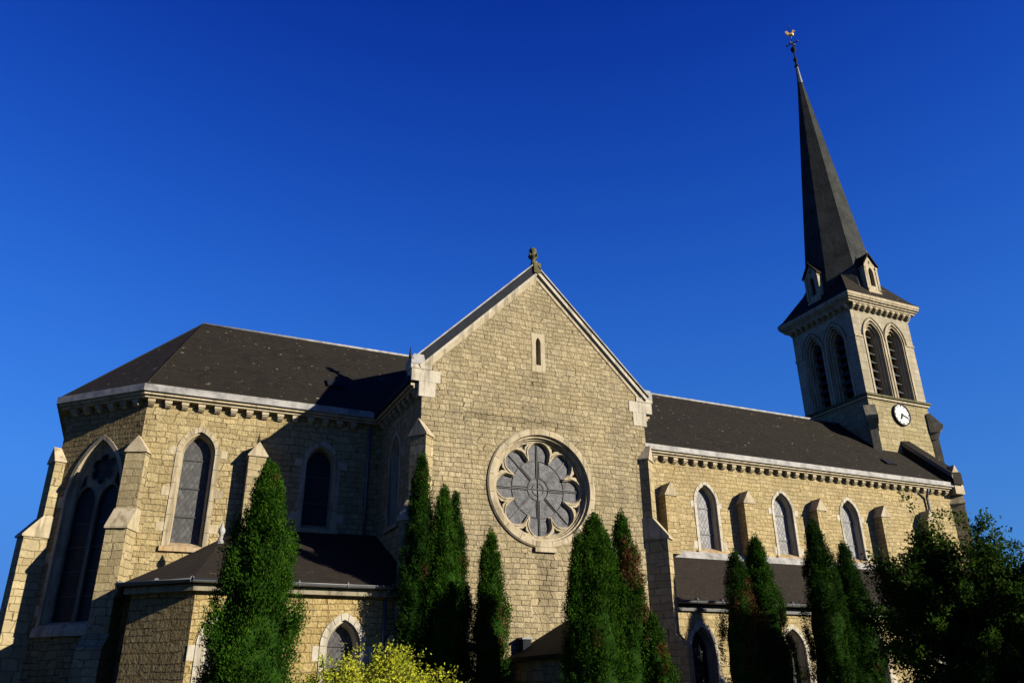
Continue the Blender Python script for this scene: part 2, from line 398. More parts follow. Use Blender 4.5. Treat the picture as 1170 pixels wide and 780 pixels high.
def window(F, cu, wo, zb, zs, za, depth=.42, band=.17, splay=.14, glass=GLASS, stone=DRESS, bars=(), crosset=(), sill=True, parent=church, proud=.03, name='window', n=9):
    """pointed window; returns the outline to cut from the wall"""
    e = empty(name, F(cu, zb), parent)
    e.location = (0, 0, 0)
    O = arch(cu, wo, zb, zs, za, n)
    wi = wo - 2 * band; I = arch(cu, wi, zb, zs, za - band * 1.15, n)
    wm = wi - .10; Mm = arch(cu, wm, zb, zs, za - band * 1.15 - .06, n)
    wg = wi - 2 * splay; G = arch(cu, wg, zb + .05, zs, za - (band + splay) * 1.15, n)
    m = MB()
    ring(m, F, O, O, -.06, proud); ring(m, F, O, I, proud, proud); ring(m, F, I, I, proud, -.07)
    ring(m, F, I, Mm, -.07, -.07); ring(m, F, Mm, G, -.07, -depth)
    # joints between the blocks of the frame
    for i in range(1, len(O) - 1, 2):
        for (P0, P1) in ((O[i], I[i]),):
            a = Vector(P0); b = Vector(P1); t = (b - a).normalized(); nn = Vector((-t.y, t.x)) * .008
            m.poly([F(*(a + nn), proud + .002), F(*(b + nn), proud + .002), F(*(b - nn), proud + .002), F(*(a - nn), proud + .002)], 1)
    z = zs - .55
    while z > zb + .2:
        for sgn in (-1, 1):
            u0, u1 = cu + sgn * wi / 2, cu + sgn * wo / 2
            m.poly([F(u0, z, proud + .002), F(u1, z, proud + .002), F(u1, z + .016, proud + .002), F(u0, z + .016, proud + .002)], 1)
        z -= .55
    fr = m.build('surround', [stone, JOINT], e)
    for (zz, hh, ww) in crosset:
        for sgn in (-1, 1):
            cr = MB()
            u0 = cu + sgn * (wo / 2 - .001); u1 = cu + sgn * (wo / 2 + ww)
            cr.box(F, min(u0, u1), max(u0, u1), zz, zz + hh, -.05, .012); cr.build('quoin_block', stone, e)
    gm_ = MB(); wall(gm_, F, G, d=-depth + .02)
    gm_.build('glass', glass, e)
    for zz in bars:
        bm_ = MB(); bm_.box(F, cu - wg / 2, cu + wg / 2, zz, zz + .04, -depth + .022, -depth + .055); bm_.build('saddle_bar', IRON, e)
    if sill:
        sm_ = MB()
        a = [F(cu - wo / 2 - .06, zb - .16, -.1), F(cu - wo / 2 - .06, zb - .16, .10), F(cu - wo / 2 - .06, zb - .02, .10), F(cu - wo / 2 - .06, zb + .03, .02), F(cu - wo / 2 - .06, zb + .03, -.1)]
        b = [p + F.t * (wo + .12) for p in a]
        sm_.hexa(a, b)
        a = [F(cu - wi / 2, zb + .028, .02), F(cu - wi / 2, zb - .02, .02), F(cu - wi / 2, zb - .02, -depth), F(cu - wi / 2, zb + .20, -depth)]
        b = [p + F.t * wi for p in a]
        sm_.hexa(a, b)
        sm_.build('sill', dressed_sill, e)
    return O

dressed_sill = dressed('stained_sill', (.50, .40, .26), (.46, .27, .09))

def buttress(O, n, wd, p1, p2, zA, zE, zs1, zs2, zbot=0.0, toe=True, mat=ASHLAR, capm=DRESS, parent=church, back=.35):
    n = Vector((n[0], n[1], 0)).normalized(); t = Vector((-n.y, n.x, 0))
    F = Fr((O[0], O[1], 0), t, n); h = wd / 2
    e = empty('buttress', (0, 0, 0), parent)
    m = MB()
    m.box(F, -h, h, zs1 if p2 else zbot, zE, -back, p1)
    if p2:
        m.box(F, -h, h, zbot, zs2, -back, p2)
    m.build('shaft', mat, e)
    if p2:   # weathering slope
        c = MB()
        a = [F(-h - .04, zs2, -back), F(-h - .04, zs2, p2 + .07), F(-h - .04, zs2 + .07, p2 + .07), F(-h - .04, zs1 + .06, p1), F(-h - .04, zs1 + .06, -back)]
        c.hexa(a, [p + t * (wd + .08) for p in a]); c.build('weathering', capm, e)
        if toe:
            zt = 3.25; c = MB()
            a = [F(-h - .06, zbot, -back), F(-h - .06, zbot, p2 + .38), F(-h - .06, zt - .45, p2 + .38), F(-h - .06, zt, p2 + .002), F(-h - .06, zt, -back)]
            c.hexa(a, [p + t * (wd + .12) for p in a]); c.build('plinth', mat, e)
    # gablet cap
    c = MB()
    o = .05
    a = [F(-h - o, zE - .02, p1 + o), F(h + o, zE - .02, p1 + o), F(h + o, zE + .03, p1 + o), F(0, zA, p1 + o), F(-h - o, zE + .03, p1 + o)]
    b = [p - n * (p1 + o + back) for p in a]
    c.hexa(a, b)
    c.build('cap', capm, e)
    return e

CORB = None
def make_corbel(F, u, z0, parent, wd=.2, h=.24, out=.28, name='corbel'):
    """stepped corbel block, unique mesh data shared via dictionary"""
    key = ('c', wd, h, out)
    if key not in _corb:
        L = Fr((0, 0, 0), (1, 0, 0), (0, -1, 0)); m = MB()
        m.box(L, -wd / 2, wd / 2, h * .5, h, -.02, out)
        a = [L(-wd / 2 * .8, 0, -.02), L(-wd / 2 * .8, 0, out * .35), L(-wd / 2 * .8, h * .3, out * .8), L(-wd / 2 * .8, h * .499, out * .85), L(-wd / 2 * .8, h * .499, -.02)]
        m.hexa(a, [p + Vector((wd * .8, 0, 0)) for p in a])
        o = m.build(name, DRESS, parent); _corb[key] = o
    else:
        o = _corb[key].copy(); SC.collection.objects.link(o); o.parent = parent
    o.location = F(u, z0, 0); o.rotation_euler = (0, 0, math.atan2(F.t.y, F.t.x))
    # F.n must be the -90deg turn of F.t for the outward side
    return o
_corb = {}

def cornice(F, u0, u1, zt, ncorb, off=.25, ext0=0.0, ext1=0.0, step=.555, start=None, gut=ZINC, parent=church, e0=0.0, e1=0.0):
    """corbel table, stone slab and zinc-lined gutter; zt = gutter top. e0/e1 = mitre shift per metre of outset"""
    e = MB()
    def bar(z0, z1, d0, d1, m=0, z1b=None):
        z1b = z1 if z1b is None else z1b
        a = [F(u0 - e0 * d0, z0, d0), F(u0 - e0 * d1, z0, d1), F(u0 - e0 * d1, z1, d1), F(u0 - e0 * d0, z1b, d0)]
        b = [F(u1 + e1 * d0, z0, d0), F(u1 + e1 * d1, z0, d1), F(u1 + e1 * d1, z1, d1), F(u1 + e1 * d0, z1b, d0)]
        e.hexa(a, b, m)
    bar(zt - .44, zt - .35, -.05, .27); bar(zt - .349, zt - .25, -.05, .37)
    bar(zt - .249, zt, -.05, .46, 1)
    o = e.build('cornice', [DRESS, gut], parent)
    for k in range(ncorb):
        make_corbel(F, (u0 + off if start is None else start) + k * step, zt - .692, o, wd=.24, h=.25, out=.22)
    return o

# --- choir and apse walls
F = SOUTH(YC)
H = []
H.append(window(F, -11.09, 1.46, 6.05, 9.30, 10.28, splay=.11, bars=(7.1, 8.1, 9.1), crosset=((9.2, .28, .24), (7.75, .3, .28), (6.55, .3, .26))))
H.append(window(F, -6.76, 1.46, 6.95, 9.28, 10.24, splay=.11, bars=(7.9, 8.9), crosset=((9.2, .28, .24), (7.2, .32, .26)), glass=GLASS_D))
m = MB(); wall(m, F, [(-13.0, 0), (-4.5, 0), (-4.5, 11.2), (-13.0, 11.2)], H)
Fd = Fr((A[0], A[1], 0), (-r_, r_, 0), (-r_, -r_, 0))   # u grows away from A
LA = math.hypot(B[0] - A[0], B[1] - A[1])
m.build('choir_wall', STONE_C, church)

def big_window(F, cu, parent=church):
    """two-light traceried apse window"""
    e = empty('tall_window', (0, 0, 0), parent)
    zb, zs, za, wo = 3.45, 7.75, 9.97, 2.62
    O = arch(cu, wo, zb, zs, za, 14)
    I = arch(cu, wo - .28, zb + .16, zs, za - .17, 14)
    I2 = arch(cu, wo - .36, zb + .16, zs, za - .22, 14)
    Gp = arch(cu, wo - .50, zb + .22, zs, za - .30, 14)
    m = MB()
    ring(m, F, O, O, -.06, .03); ring(m, F, O, I, .03, .03); ring(m, F, I, I, .03, -.1); ring(m, F, I, I2, -.1, -.1); ring(m, F, I2, Gp, -.1, -.34)
    for z in (4.2, 5.0, 5.8, 6.6, 7.4):
        for sgn in (-1, 1):
            u0, u1 = cu + sgn * (wo / 2 - .2), cu + sgn * wo / 2
            m.poly([F(u0, z, .032), F(u1, z, .032), F(u1, z + .018, .032), F(u0, z + .018, .032)], 1)
    m.build('surround', [DRESS, JOINT], e)
    for zz in (3.9, 5.6, 7.5):
        for sgn in (-1, 1):
            q = MB()
            u0 = cu + sgn * (wo / 2 - .001); u1 = cu + sgn * (wo / 2 + .2)
            q.box(F, min(u0, u1), max(u0, u1), zz, zz + .36, -.05, .024); q.build('quoin_block', DRESS, e)
    wg = wo - .50
    gl = MB(); wall(gl, F, Gp, d=-.325); gl.build('glass', GLASS_D, e)
    # tracery plate with two lights and a foiled oculus
    t = MB()
    lw = wg / 2 - .10
    zl = 7.6; holes = []
    for sgn in (-1, 1):
        c = cu + sgn * (wg / 4 + .005)
        holes.append(arch(c, lw, zb + .25, zl, zl + .62, 7))
    oc = (cu, zl + 1.18)
    oc_pts = []
    for i in range(48):
        th = 2 * math.pi * i / 48
        best = .30
        for k in range(6):
            a = k * math.pi / 3 + math.pi / 6; cx_, cz_ = .36 * math.cos(a), .36 * math.sin(a); rr = .20
            b = cx_ * math.cos(th) + cz_ * math.sin(th); disc = b * b - (.36 ** 2 - rr ** 2)
            if disc > 0: best = max(best, b + math.sqrt(disc))
        oc_pts.append((oc[0] + best * math.cos(th), oc[1] + best * math.sin(th)))
    holes.append(oc_pts)
    for sgn in (-1, 1):
        holes.append([(cu + sgn * x_, zl + z_) for x_, z_ in ((.62, .68), (.88, .42), (.92, .62), (.80, .98), (.68, 1.02))])
    outer = arch(cu, wg + .08, zb + .15, zs, za - .26, 14)
    wall(t, F, outer, holes, d=-.24)
    for h in holes: ring(t, F, h, h, -.24, -.32, closed=True)
    t.build('tracery', DRESS_D, e)
    # moulded rims standing off the plate
    rm = MB()
    for h in holes:
        hc = (sum(p[0] for p in h) / len(h), sum(p[1] for p in h) / len(h))
        n = len(h)
        for i in range(n):
            j = (i + 1) % n
            a, b = h[i], h[j]
            if abs(a[1] - b[1]) < 1e-6 and a[1] < 4: continue
            rm.tube(F(a[0], a[1], -.235), F(b[0], b[1], -.235), .022, n=6, caps=False)
    rm.build('tracery_moulding', DRESS_D, e)
    for z in (4.5, 5.3, 6.1, 6.9):
        bars = MB(); bars.box(F, cu - wg / 2, cu + wg / 2, z, z + .035, -.32, -.295); bars.build('saddle_bar', IRON, e)
    s_ = MB()
    a = [F(cu - wo / 2 - .05, zb - .2, -.1), F(cu - wo / 2 - .05, zb - .2, .12), F(cu - wo / 2 - .05, zb - .05, .12), F(cu - wo / 2 - .05, zb + .16, 0), F(cu - wo / 2 - .05, zb + .16, -.1)]
    s_.hexa(a, [p + F.t * (wo + .1) for p in a])
    a = [F(cu - wo / 2 + .2, zb - .05, -.02), F(cu - wo / 2 + .2, zb + .158, -.02), F(cu - wo / 2 + .2, zb + .30, -.4), F(cu - wo / 2 + .2, zb - .05, -.4)]
    s_.hexa(a, [p + F.t * (wo - .4) for p in a])
    s_.build('sill', DRESS, e)
    return O
h1 = big_window(Fd, 1.72)
m = MB(); wall(m, Fd, [(0, 0), (LA, 0), (LA, 11.2), (0, 11.2)], [h1]); 
Fe = Fr((B[0], B[1], 0), (0, 1, 0), (-1, 0, 0)); LE_ = B2[1] - B[1]
h2 = big_window(Fe, LE_ / 2)
wall(m, Fe, [(0, 0), (LE_, 0), (LE_, 11.2), (0, 11.2)], [h2])
Fn = Fr((B2[0], B2[1], 0), (r_, r_, 0), (-r_, r_, 0)); wall(m, Fn, [(0, 0), (LA, 0), (LA, 11.2), (0, 11.2)])
Fnn = Fr((A2[0], A2[1], 0), (1, 0, 0), (0, 1, 0)); wall(m, Fnn, [(0, 0), (8.5, 0), (8.5, 11.2), (0, 11.2)])
m.build('apse_wall', ROCKY, church)
t8 = math.tan(math.pi / 8)
ZE = 11.5
cornice(SOUTH(YC), -13.0, -4.5, ZE, 14, start=-12.88, step=.555, e0=t8)
Fd2 = Fr((B[0], B[1], 0), (r_, -r_, 0), (-r_, -r_, 0))
cornice(Fd2, 0, LA, ZE, 6, start=.42, step=.57, e0=t8, e1=t8)
Fe2 = Fr((B2[0], B2[1], 0), (0, -1, 0), (-1, 0, 0))
cornice(Fe2, 0, LE_, ZE, 8, start=.5, step=.57, e0=t8, e1=t8)

# choir roof
q = MB()
ov = .40
a_ = (A[0] - ov * t8, YC - ov); b_ = (B[0] - ov, B[1] - ov * t8); b2_ = (b_[0], 2 * YR - b_[1]); a2_ = (a_[0], 2 * YR - a_[1])
ZRc = 16.47; apx = (-11.46, YR, ZRc); ze = ZE - .03
q.poly([(a_[0], a_[1], ze), (0, a_[1], ze), (0, YR, ZRc), apx])
q.poly([(b_[0], b_[1], ze), (a_[0], a_[1], ze), apx])
q.poly([(b2_[0], b2_[1], ze), (b_[0], b_[1], ze), apx])
q.poly([(a2_[0], a2_[1], ze), (b2_[0], b2_[1], ze), apx])
q.poly([(0, a2_[1], ze), (a2_[0], a2_[1], ze), apx, (0, YR, ZRc)])
rf = q.build('choir_roof', SLATE, church)
q = MB(); q.tube((-11.5, YR, ZRc + .01), (-.5, YR, ZRc + .01), .07, n=8)
q.build('ridge_flashing', ZINC, rf)
q = MB()
for p in ((a_[0], a_[1], ze), (b_[0], b_[1], ze), (b2_[0], b2_[1], ze)):
    q.tube((p[0], p[1], p[2]), apx, .035, n=6)
q.build('hip_flashing', SLATE, rf)
# roof hatch
def roof_pt(x, y): return Vector((x, y, ze + (y - a_[1]) * (ZRc - ze) / (YR - a_[1])))
def hatch(x, y, fn, sx=.35, sy=.3, parent=None):
    q = MB(); p = fn(x, y); du = Vector((1, 0, 0)); dv = (fn(x, y + 1) - fn(x, y)).normalized(); n = du.cross(dv)
    c = [p - du * sx - dv * sy, p + du * sx - dv * sy, p + du * sx + dv * sy, p - du * sx + dv * sy]
    q.hexa([v - n * .02 for v in c], [v + n * .10 for v in c]); 
    return q.build('roof_hatch', ZINC_D, parent)
hatch(-6.2, 6.3, roof_pt, parent=rf)

# apse buttresses
s22, c22 = math.sin(R(22.5)), math.cos(R(22.5))
buttress(A, (-s22, -c22), .66, .20, .62, 9.68, 9.12, 7.12, 6.45)
buttress(B, (-c22, -s22), .66, .20, .66, 9.68, 9.12, 7.12, 6.45)
buttress(B2, (-c22, s22), .66, .20, .66, 9.68, 9.12, 7.12, 6.45)
buttress((-9.12, YC), (0, -1), .60, .55, 0, 9.80, 9.28, 0, 0, zbot=0)

# --- transept
TW = 4.5
F = SOUTH(0)
ROSE = (0.02, 8.0); RR = 2.1
circ = lambda r, n=72, c=ROSE: [(c[0] + r * math.cos(2 * math.pi * i / n), c[1] + r * math.sin(2 * math.pi * i / n)) for i in range(n)]
slit = arch(0.0, .2, 12.6, 13.5, 13.72, 3)
m = MB()
wall(m, F, [(-TW, 0), (TW, 0), (TW, 11.72), (0, 16.22), (-TW, 11.72)], [circ(RR), arch(0, .62, 12.32, 13.9, 13.9001, 1) if False else [(-.28, 12.32), (.28, 12.32), (.28, 13.88), (-.28, 13.88)]])
m.build('transept_gable_wall', STONE_G, church)
FE = EAST(-TW)
hw = window(Fr((-TW, 0, 0), (0, -1, 0), (-1, 0, 0)), -2.85, 1.5, 6.85, 9.25, 10.35, bars=(7.9, 9.0), crosset=((9.2, .3, .22), (7.3, .3, .22)), glass=GLASS_D)
m = MB(); wall(m, Fr((-TW, 0, 0), (0, -1, 0), (-1, 0, 0)), [(-YC, 0), (0, 0), (0, 11.2), (-YC, 11.2)], [hw])
m.build('transept_side_wall', STONE_C, church)
m = MB(); wall(m, Fr((TW, 0, 0), (0, 1, 0), (1, 0, 0)), [(0, 0), (YN + .1, 0), (YN + .1, 11.2), (0, 11.2)])
Yb = 2 * YR
wall(m, Fr((0, Yb, 0), (1, 0, 0), (0, 1, 0)), [(-TW, 0), (TW, 0), (TW, 11.72), (0, 16.22), (-TW, 11.72)])
wall(m, Fr((-TW, 0, 0), (0, 1, 0), (-1, 0, 0)), [(2 * YR - YC, 0), (Yb, 0), (Yb, 11.2), (2 * YR - YC, 11.2)])
wall(m, Fr((TW, 0, 0), (0, 1, 0), (1, 0, 0)), [(2 * YR - YN, 0), (Yb, 0), (Yb, 11.2), (2 * YR - YN, 11.2)])
m.build('transept_side_wall', STONE_C, church)
Ft = Fr((-TW, 0, 0), (0, -1, 0), (-1, 0, 0))
cornice(Ft, -4.75, -.12, ZE, 8, start=-4.35, step=.57, gut=ZINC_D)
cornice(Fr((TW, 0, 0), (0, 1, 0), (1, 0, 0)), .12, 5.2, ZE, 8, start=.4, step=.57, gut=ZINC_D)
# transept roof
q = MB(); xe = TW + .4; zr = 16.42
for sx in (-1, 1):
    q.poly([(sx * xe, .30, ZE - .03), (sx * xe, Yb - .3, ZE - .03), (0, Yb - .3, zr), (0, .30, zr)])
rf = q.build('transept_roof', SLATE, church)
q = MB(); q.tube((0, .3, zr + .01), (0, Yb - .3, zr + .01), .07, n=8); q.build('ridge_flashing', ZINC, rf)

# coping of the gable
def coping(sx):
    e = MB()
    F = SOUTH(0)
    # profile along slope, from kneeler (x=4.65,z=11.98) to apex (0,16.64); offsets measured down the perpendicular
    L0 = Vector((sx * 4.72, 11.92)); L1 = Vector((0, 16.64)); 
    t = (L1 - L0).normalized(); nn = Vector((t.y, -t.x)) * (1 if sx > 0 else -1)   # perpendicular, outward/up
    if nn.y < 0: nn = -nn
    def strip(o0, o1, d0, d1, m):
        # cut vertically at x = 0 so both sides mitre at the apex
        def at(L, o, apex):
            p = L + nn * o
            if apex: p = p + t * ((0 - p.x) / t.x)
            return p
        a = [at(L0, o0, 0), at(L0, o1, 0)]; b = [at(L1, o0, 1), at(L1, o1, 1)]
        e.hexa([F(*a[0], d0), F(*a[1], d0), F(*a[1], d1), F(*a[0], d1)], [F(*b[0], d0), F(*b[1], d0), F(*b[1], d1), F(*b[0], d1)], m)
    if sx < 0:
        strip(-.36, -.20, -.3, .03, 0); strip(-.199, -.10, -.3, .07, 1)
        strip(-.099, .20, -.32, .05, 2); strip(.201, .25, -.34, .09, 3)
    else:
        strip(-.34, -.20, -.3, .03, 0); strip(-.199, -.14, -.3, .07, 2); strip(-.139, -.02, -.32, .10, 1)
        strip(-.019, .06, -.34, .06, 2); strip(.061, .11, -.34, .12, 3)
    return e.build('coping', [DRESS, DRESS_W, ZINC_D, ZINC], church)
coping(-1); coping(1)
# kneelers
def kneeler(sx):
    q = MB(); F = SOUTH(0)
    def bx(u0, u1, v0, v1, d0, d1, m=0): q.box(F, min(sx * u0, sx * u1), max(sx * u0, sx * u1), v0, v1, d0, d1, m)
    bx(3.86, 4.90, 11.30, 11.74, -.5, .022); bx(4.02, 4.62, 10.76, 11.296, -.3, .018)
    bx(4.20, 4.94, 11.744, 11.90, -.55, .045)
    a = [F(sx * 4.40, 11.9, .06), F(sx * 4.94, 11.9, .06), F(sx * 4.94, 12.08, .06), F(sx * 4.86, 12.26, .06), F(sx * 4.50, 12.26, .06)]
    b = [F(sx * 4.40, 11.9, -.6), F(sx * 4.94, 11.9, -.6), F(sx * 4.94, 12.08, -.6), F(sx * 4.86, 12.26, -.6), F(sx * 4.50, 12.26, -.6)]
    q.hexa(a, b, 1)
    if sx < 0:
        q.tube((-4.98, -.0, 12.1), (-4.98, -.0, 12.5), .05, .01, n=6, m=2)
    q.build('kneeler', [DRESS_W, ZINC, ZINC_D], church)
kneeler(-1); kneeler(1)
# apex finial
q = MB()
q.box(SOUTH(0), -.15, .15, 16.45, 16.9, -.40, .12)
q.lathe((0, .25, 16.9), [(.15, 0), (.11, .10), (.08, .28), (.10, .34), (.18, .42), (.20, .48), (.12, .54), (.10, .58), (.15, .66), (.15, .76), (.08, .84), (0, .86)], 10)
for a in range(4):
    th = a * math.pi / 2 + .4; c = Vector((.15 * math.cos(th), .25 + .15 * math.sin(th), 17.34))
    q.tube(c, c + Vector((.08 * math.cos(th), .08 * math.sin(th), .09)), .06, .03, n=6)
q.build('gable_finial', MOSS, church)
# slit window
e = empty('slit_window', (0, 0, 0), church)
q = MB(); wall(q, F, [(-.28, 12.32), (.28, 12.32), (.28, 13.88), (-.28, 13.88)], [slit], d=.012); ring(q, F, slit, slit, .012, -.35, closed=True)
q.build('surround', DRESS, e)
q = MB(); wall(q, F, slit, d=-.34); q.build('glass', GLASS_D, e)

# rose window
e = empty('rose_window', (0, 0, 0), church)
NB = 144
q = MB()
C_ = lambda r: circ(r, NB)
ring(q, F, C_(RR), C_(RR), -.06, .05, True); ring(q, F, C_(RR), C_(RR - .05), .05, .09, True); ring(q, F, C_(RR - .05), C_(RR - .22), .09, .09, True)
ring(q, F, C_(RR - .22), C_(RR - .25), .09, -.02, True); ring(q, F, C_(RR - .25), C_(RR - .31), -.02, -.02, True)
ring(q, F, C_(RR - .31), C_(RR - .33), -.02, -.12, True); ring(q, F, C_(RR - .33), C_(RR - .37), -.12, -.12, True); ring(q, F, C_(RR - .37), C_(RR - .37), -.12, -.40, True)
for k in range(20):
    th = 2 * math.pi * (k + .5) / 20; c, s_ = math.cos(th), math.sin(th)
    P0 = Vector(ROSE) + Vector((c, s_)) * (RR - .05); P1 = Vector(ROSE) + Vector((c, s_)) * (RR - .22); nn = Vector((-s_, c)) * .009
    q.poly([F(*(P0 + nn), .092), F(*(P1 + nn), .092), F(*(P1 - nn), .092), F(*(P0 - nn), .092)], 1)
q.box(F, -.34, .48, 5.78, 5.93, -.05, .11)
q.build('stone_ring', [DRESS, JOINT], e)
RG = RR - .37
def foil(grow, n=NB, r0=1.04, dc=1.235, rl=.418):
    out = []
    for i in range(n):
        th = 2 * math.pi * i / n; best = r0 + grow
        for k in range(8):
            a = k * math.pi / 4; b = dc * math.cos(th - a); disc = b * b - (dc * dc - (rl + grow) ** 2)
            if disc > 0: best = max(best, b + math.sqrt(disc))
        out.append((ROSE[0] + best * math.cos(th), ROSE[1] + best * math.sin(th)))
    return out
tri = []
for k in range(8):
    a = (k + .5) * math.pi / 4
    pt = lambda r, d: (ROSE[0] + r * math.cos(a + d), ROSE[1] + r * math.sin(a + d))
    tri.append([pt(1.42, 0), pt(1.56, .04), pt(1.64, .13), pt(1.66, 0), pt(1.64, -.13), pt(1.56, -.04)])
q = MB(); wall(q, F, C_(RG - .001), [foil(.025)] + tri, d=-.22)
f0, f1, f2 = foil(.025), foil(.0), foil(-.02)
ring(q, F, f0, f1, -.22, -.26, True); ring(q, F, f1, f1, -.26, -.29, True); ring(q, F, f1, f2, -.29, -.31, True); ring(q, F, f2, f2, -.31, -.35, True)
for h in tri: ring(q, F, h, h, -.22, -.34, True)
q.build('tracery', DRESS, e)
q = MB()
fo = foil(.05)
for i in range(NB):
    j = (i + 1) % NB; q.tube(F(*fo[i], -.215), F(*fo[j], -.215), .028, n=6, caps=False)
ci = C_(RG - .04)
for i in range(NB):
    j = (i + 1) % NB; q.tube(F(*ci[i], -.215), F(*ci[j], -.215), .03, n=6, caps=False)
q.build('tracery_moulding', DRESS, e)
q = MB(); wall(q, F, C_(RG), d=-.345); q.build('glass', GLASS_R, e)
q = MB()
def bar2(r0, r1, th, off=0.0, w_=.007, d=-.335):
    c, s_ = math.cos(th), math.sin(th); nx = Vector((-s_, c)); a = Vector(ROSE) + Vector((c, s_)) * r0 + nx * off; b = Vector(ROSE) + Vector((c, s_)) * r1 + nx * off
    q.hexa([F(*(a + nx * w_), d), F(*(a - nx * w_), d), F(*(b - nx * w_), d), F(*(b + nx * w_), d)], [F(*(a + nx * w_), d + .03), F(*(a - nx * w_), d + .03), F(*(b - nx * w_), d + .03), F(*(b + nx * w_), d + .03)])
for k in range(8):
    th = k * math.pi / 4
    if k % 2 == 0: bar2(0, 1.6, th, .0, .007)
    bar2(.40, 1.6, th, .05 if k % 2 == 0 else 0, .008); bar2(.40, 1.0, th, -.06, .004)
for rr in (.40, .22, 1.02):
    for i in range(64):
        t0, t1 = 2 * math.pi * i / 64, 2 * math.pi * (i + 1) / 64
        a = Vector(ROSE) + Vector((math.cos(t0), math.sin(t0))) * rr; b = Vector(ROSE) + Vector((math.cos(t1), math.sin(t1))) * rr
        q.tube(F(*a, -.325), F(*b, -.325), .010, n=4, caps=False)
q.build('iron_bars', IRON, e)

# diagonal buttresses of the transept
buttress((-TW, 0), (-math.sin(R(49)), -math.cos(R(49))), .60, .14, .60, 9.92, 9.35, 7.15, 6.45)
buttress((TW, 0), (math.cos(R(50)), -math.sin(R(50))), .58, .12, .60, 9.98, 9.40, 7.15, 6.45, mat=ASHLAR)

# --- nave
F = SOUTH(YN)
ZN = 11.82; XW = 28.5
H = []
for cx_ in (11.33, 15.95, 20.38):
    H.append(window(F, cx_, 1.44, 7.2, 9.42, 10.45, depth=.36, splay=.09, bars=(8.0, 9.2), crosset=((9.2, .28, .2), (7.3, .34, .22)), glass=GLASS_N, stone=DRESS_W, band=.14))
m = MB(); wall(m, F, [(TW, 0), (XW, 0), (XW, 11.5), (TW, 11.5)], H)
m.build('nave_wall', STONE_N, church)
m = MB(); wall(m, Fr((0, 2 * YR - YN, 0), (1, 0, 0), (0, 1, 0)), [(TW, 0), (XW, 0), (XW, 11.5), (TW, 11.5)])
m.build('nave_wall', STONE_N, church)
cornice(F, TW, XW - .1, ZN, 42, start=8.535 - 7 * .568, step=.568)
for px in (8.95, 13.40, 17.92, 22.28, 25.62):
    buttress((px, YN), (0, -1), .60, .55, 0, 10.07, 9.48, 0, 0, zbot=6.9, mat=STONE_N)
q = MB(); yo = YN - .4; ZRn = 16.5
q.poly([(0, yo, ZN - .03), (XW, yo, ZN - .03), (XW, YR, ZRn), (0, YR, ZRn)])
q.poly([(0, 2 * YR - yo, ZN - .03), (XW, 2 * YR - yo, ZN - .03), (XW, YR, ZRn), (0, YR, ZRn)])
rf = q.build('nave_roof', SLATE, church)
q = MB(); q.tube((.5, YR, ZRn + .01), (26.1, YR, ZRn + .01), .075, n=8); q.build('ridge_flashing', ZINC, rf)
rn = lambda x, y: Vector((x, y, ZN - .03 + (y - yo) * (ZRn - ZN + .03) / (YR - yo)))
hatch(25.0, 6.2, rn, .38, .25, rf)
# west gable with raised parapet
FW = Fr((XW, 0, 0), (0, 1, 0), (1, 0, 0))
q = MB(); q.prism([(XW - .15, YN, 0), (XW - .15, YN, 12.0), (XW - .15, YR, 16.75), (XW - .15, 2 * YR - YN, 12.0), (XW - .15, 2 * YR - YN, 0)],
                  [(XW + .25, YN, 0), (XW + .25, YN, 12.0), (XW + .25, YR, 16.75), (XW + .25, 2 * YR - YN, 12.0), (XW + .25, 2 * YR - YN, 0)])
q.build('west_wall', STONE_N, church)
q = MB()
for sg in (-1, 1):
    yy = lambda y: YR + sg * (y - YR)
    ya, yb = 4.75, YR
    za_, zb_ = 11.95, 11.95 + (YR - 4.75) * .93
    q.prism([(XW - .42, yy(ya), za_ - .25), (XW - .42, yy(ya), za_ + .34), (XW - .42, yy(yb), zb_ + .34), (XW - .42, yy(yb), zb_ - .25)],
            [(XW + .32, yy(ya), za_ - .25), (XW + .32, yy(ya), za_ + .42), (XW + .32, yy(yb), zb_ + .42), (XW + .32, yy(yb), zb_ - .25)])
    q.prism([(XW - .44, yy(ya), za_ + .08), (XW - .44, yy(ya), za_ + .30), (XW - .44, yy(yb), zb_ + .30), (XW - .44, yy(yb), zb_ + .08)],
            [(XW - .421, yy(ya), za_ + .08), (XW - .421, yy(ya), za_ + .30), (XW - .421, yy(yb), zb_ + .30), (XW - .421, yy(yb), zb_ + .08)], 1)
q.build('parapet_coping', [SLATE, GUTTER], church)
q = MB(); Fk = SOUTH(YN)
a = [Fk(XW - .30, 11.2, .5), Fk(XW + .42, 11.2, .5), Fk(XW + .42, 12.25, .5), Fk(XW + .06, 12.85, .5), Fk(XW - .30, 12.3, .5)]
q.hexa(a, [p + Vector((0, 1.0, 0)) for p in a]); q.build('kneeler', DRESS, church)
buttress((XW + .1, YN), (1, -1), .6, .40, .8, 11.3, 10.7, 7.2, 6.5)
# rain pipes
def pipe(pts, r=.055, mat=GUTTER, parent=church):
    q = MB()
    for a, b in zip(pts[:-1], pts[1:]): q.tube(a, b, r, n=8)
    return q.build('downpipe', mat, parent)
pipe([(26.1, YN - .42, 11.3), (26.25, YN - .12, 10.9), (26.3, YN - .10, 6.9)], .07)
pipe([(-5.0, YC - .10, 11.1), (-5.0, YC - .10, 6.3)], .06)
pipe([(-5.42, -.36, 4.35), (-5.45, -.12, 4.1), (-5.45, -.10, 0)], .05)

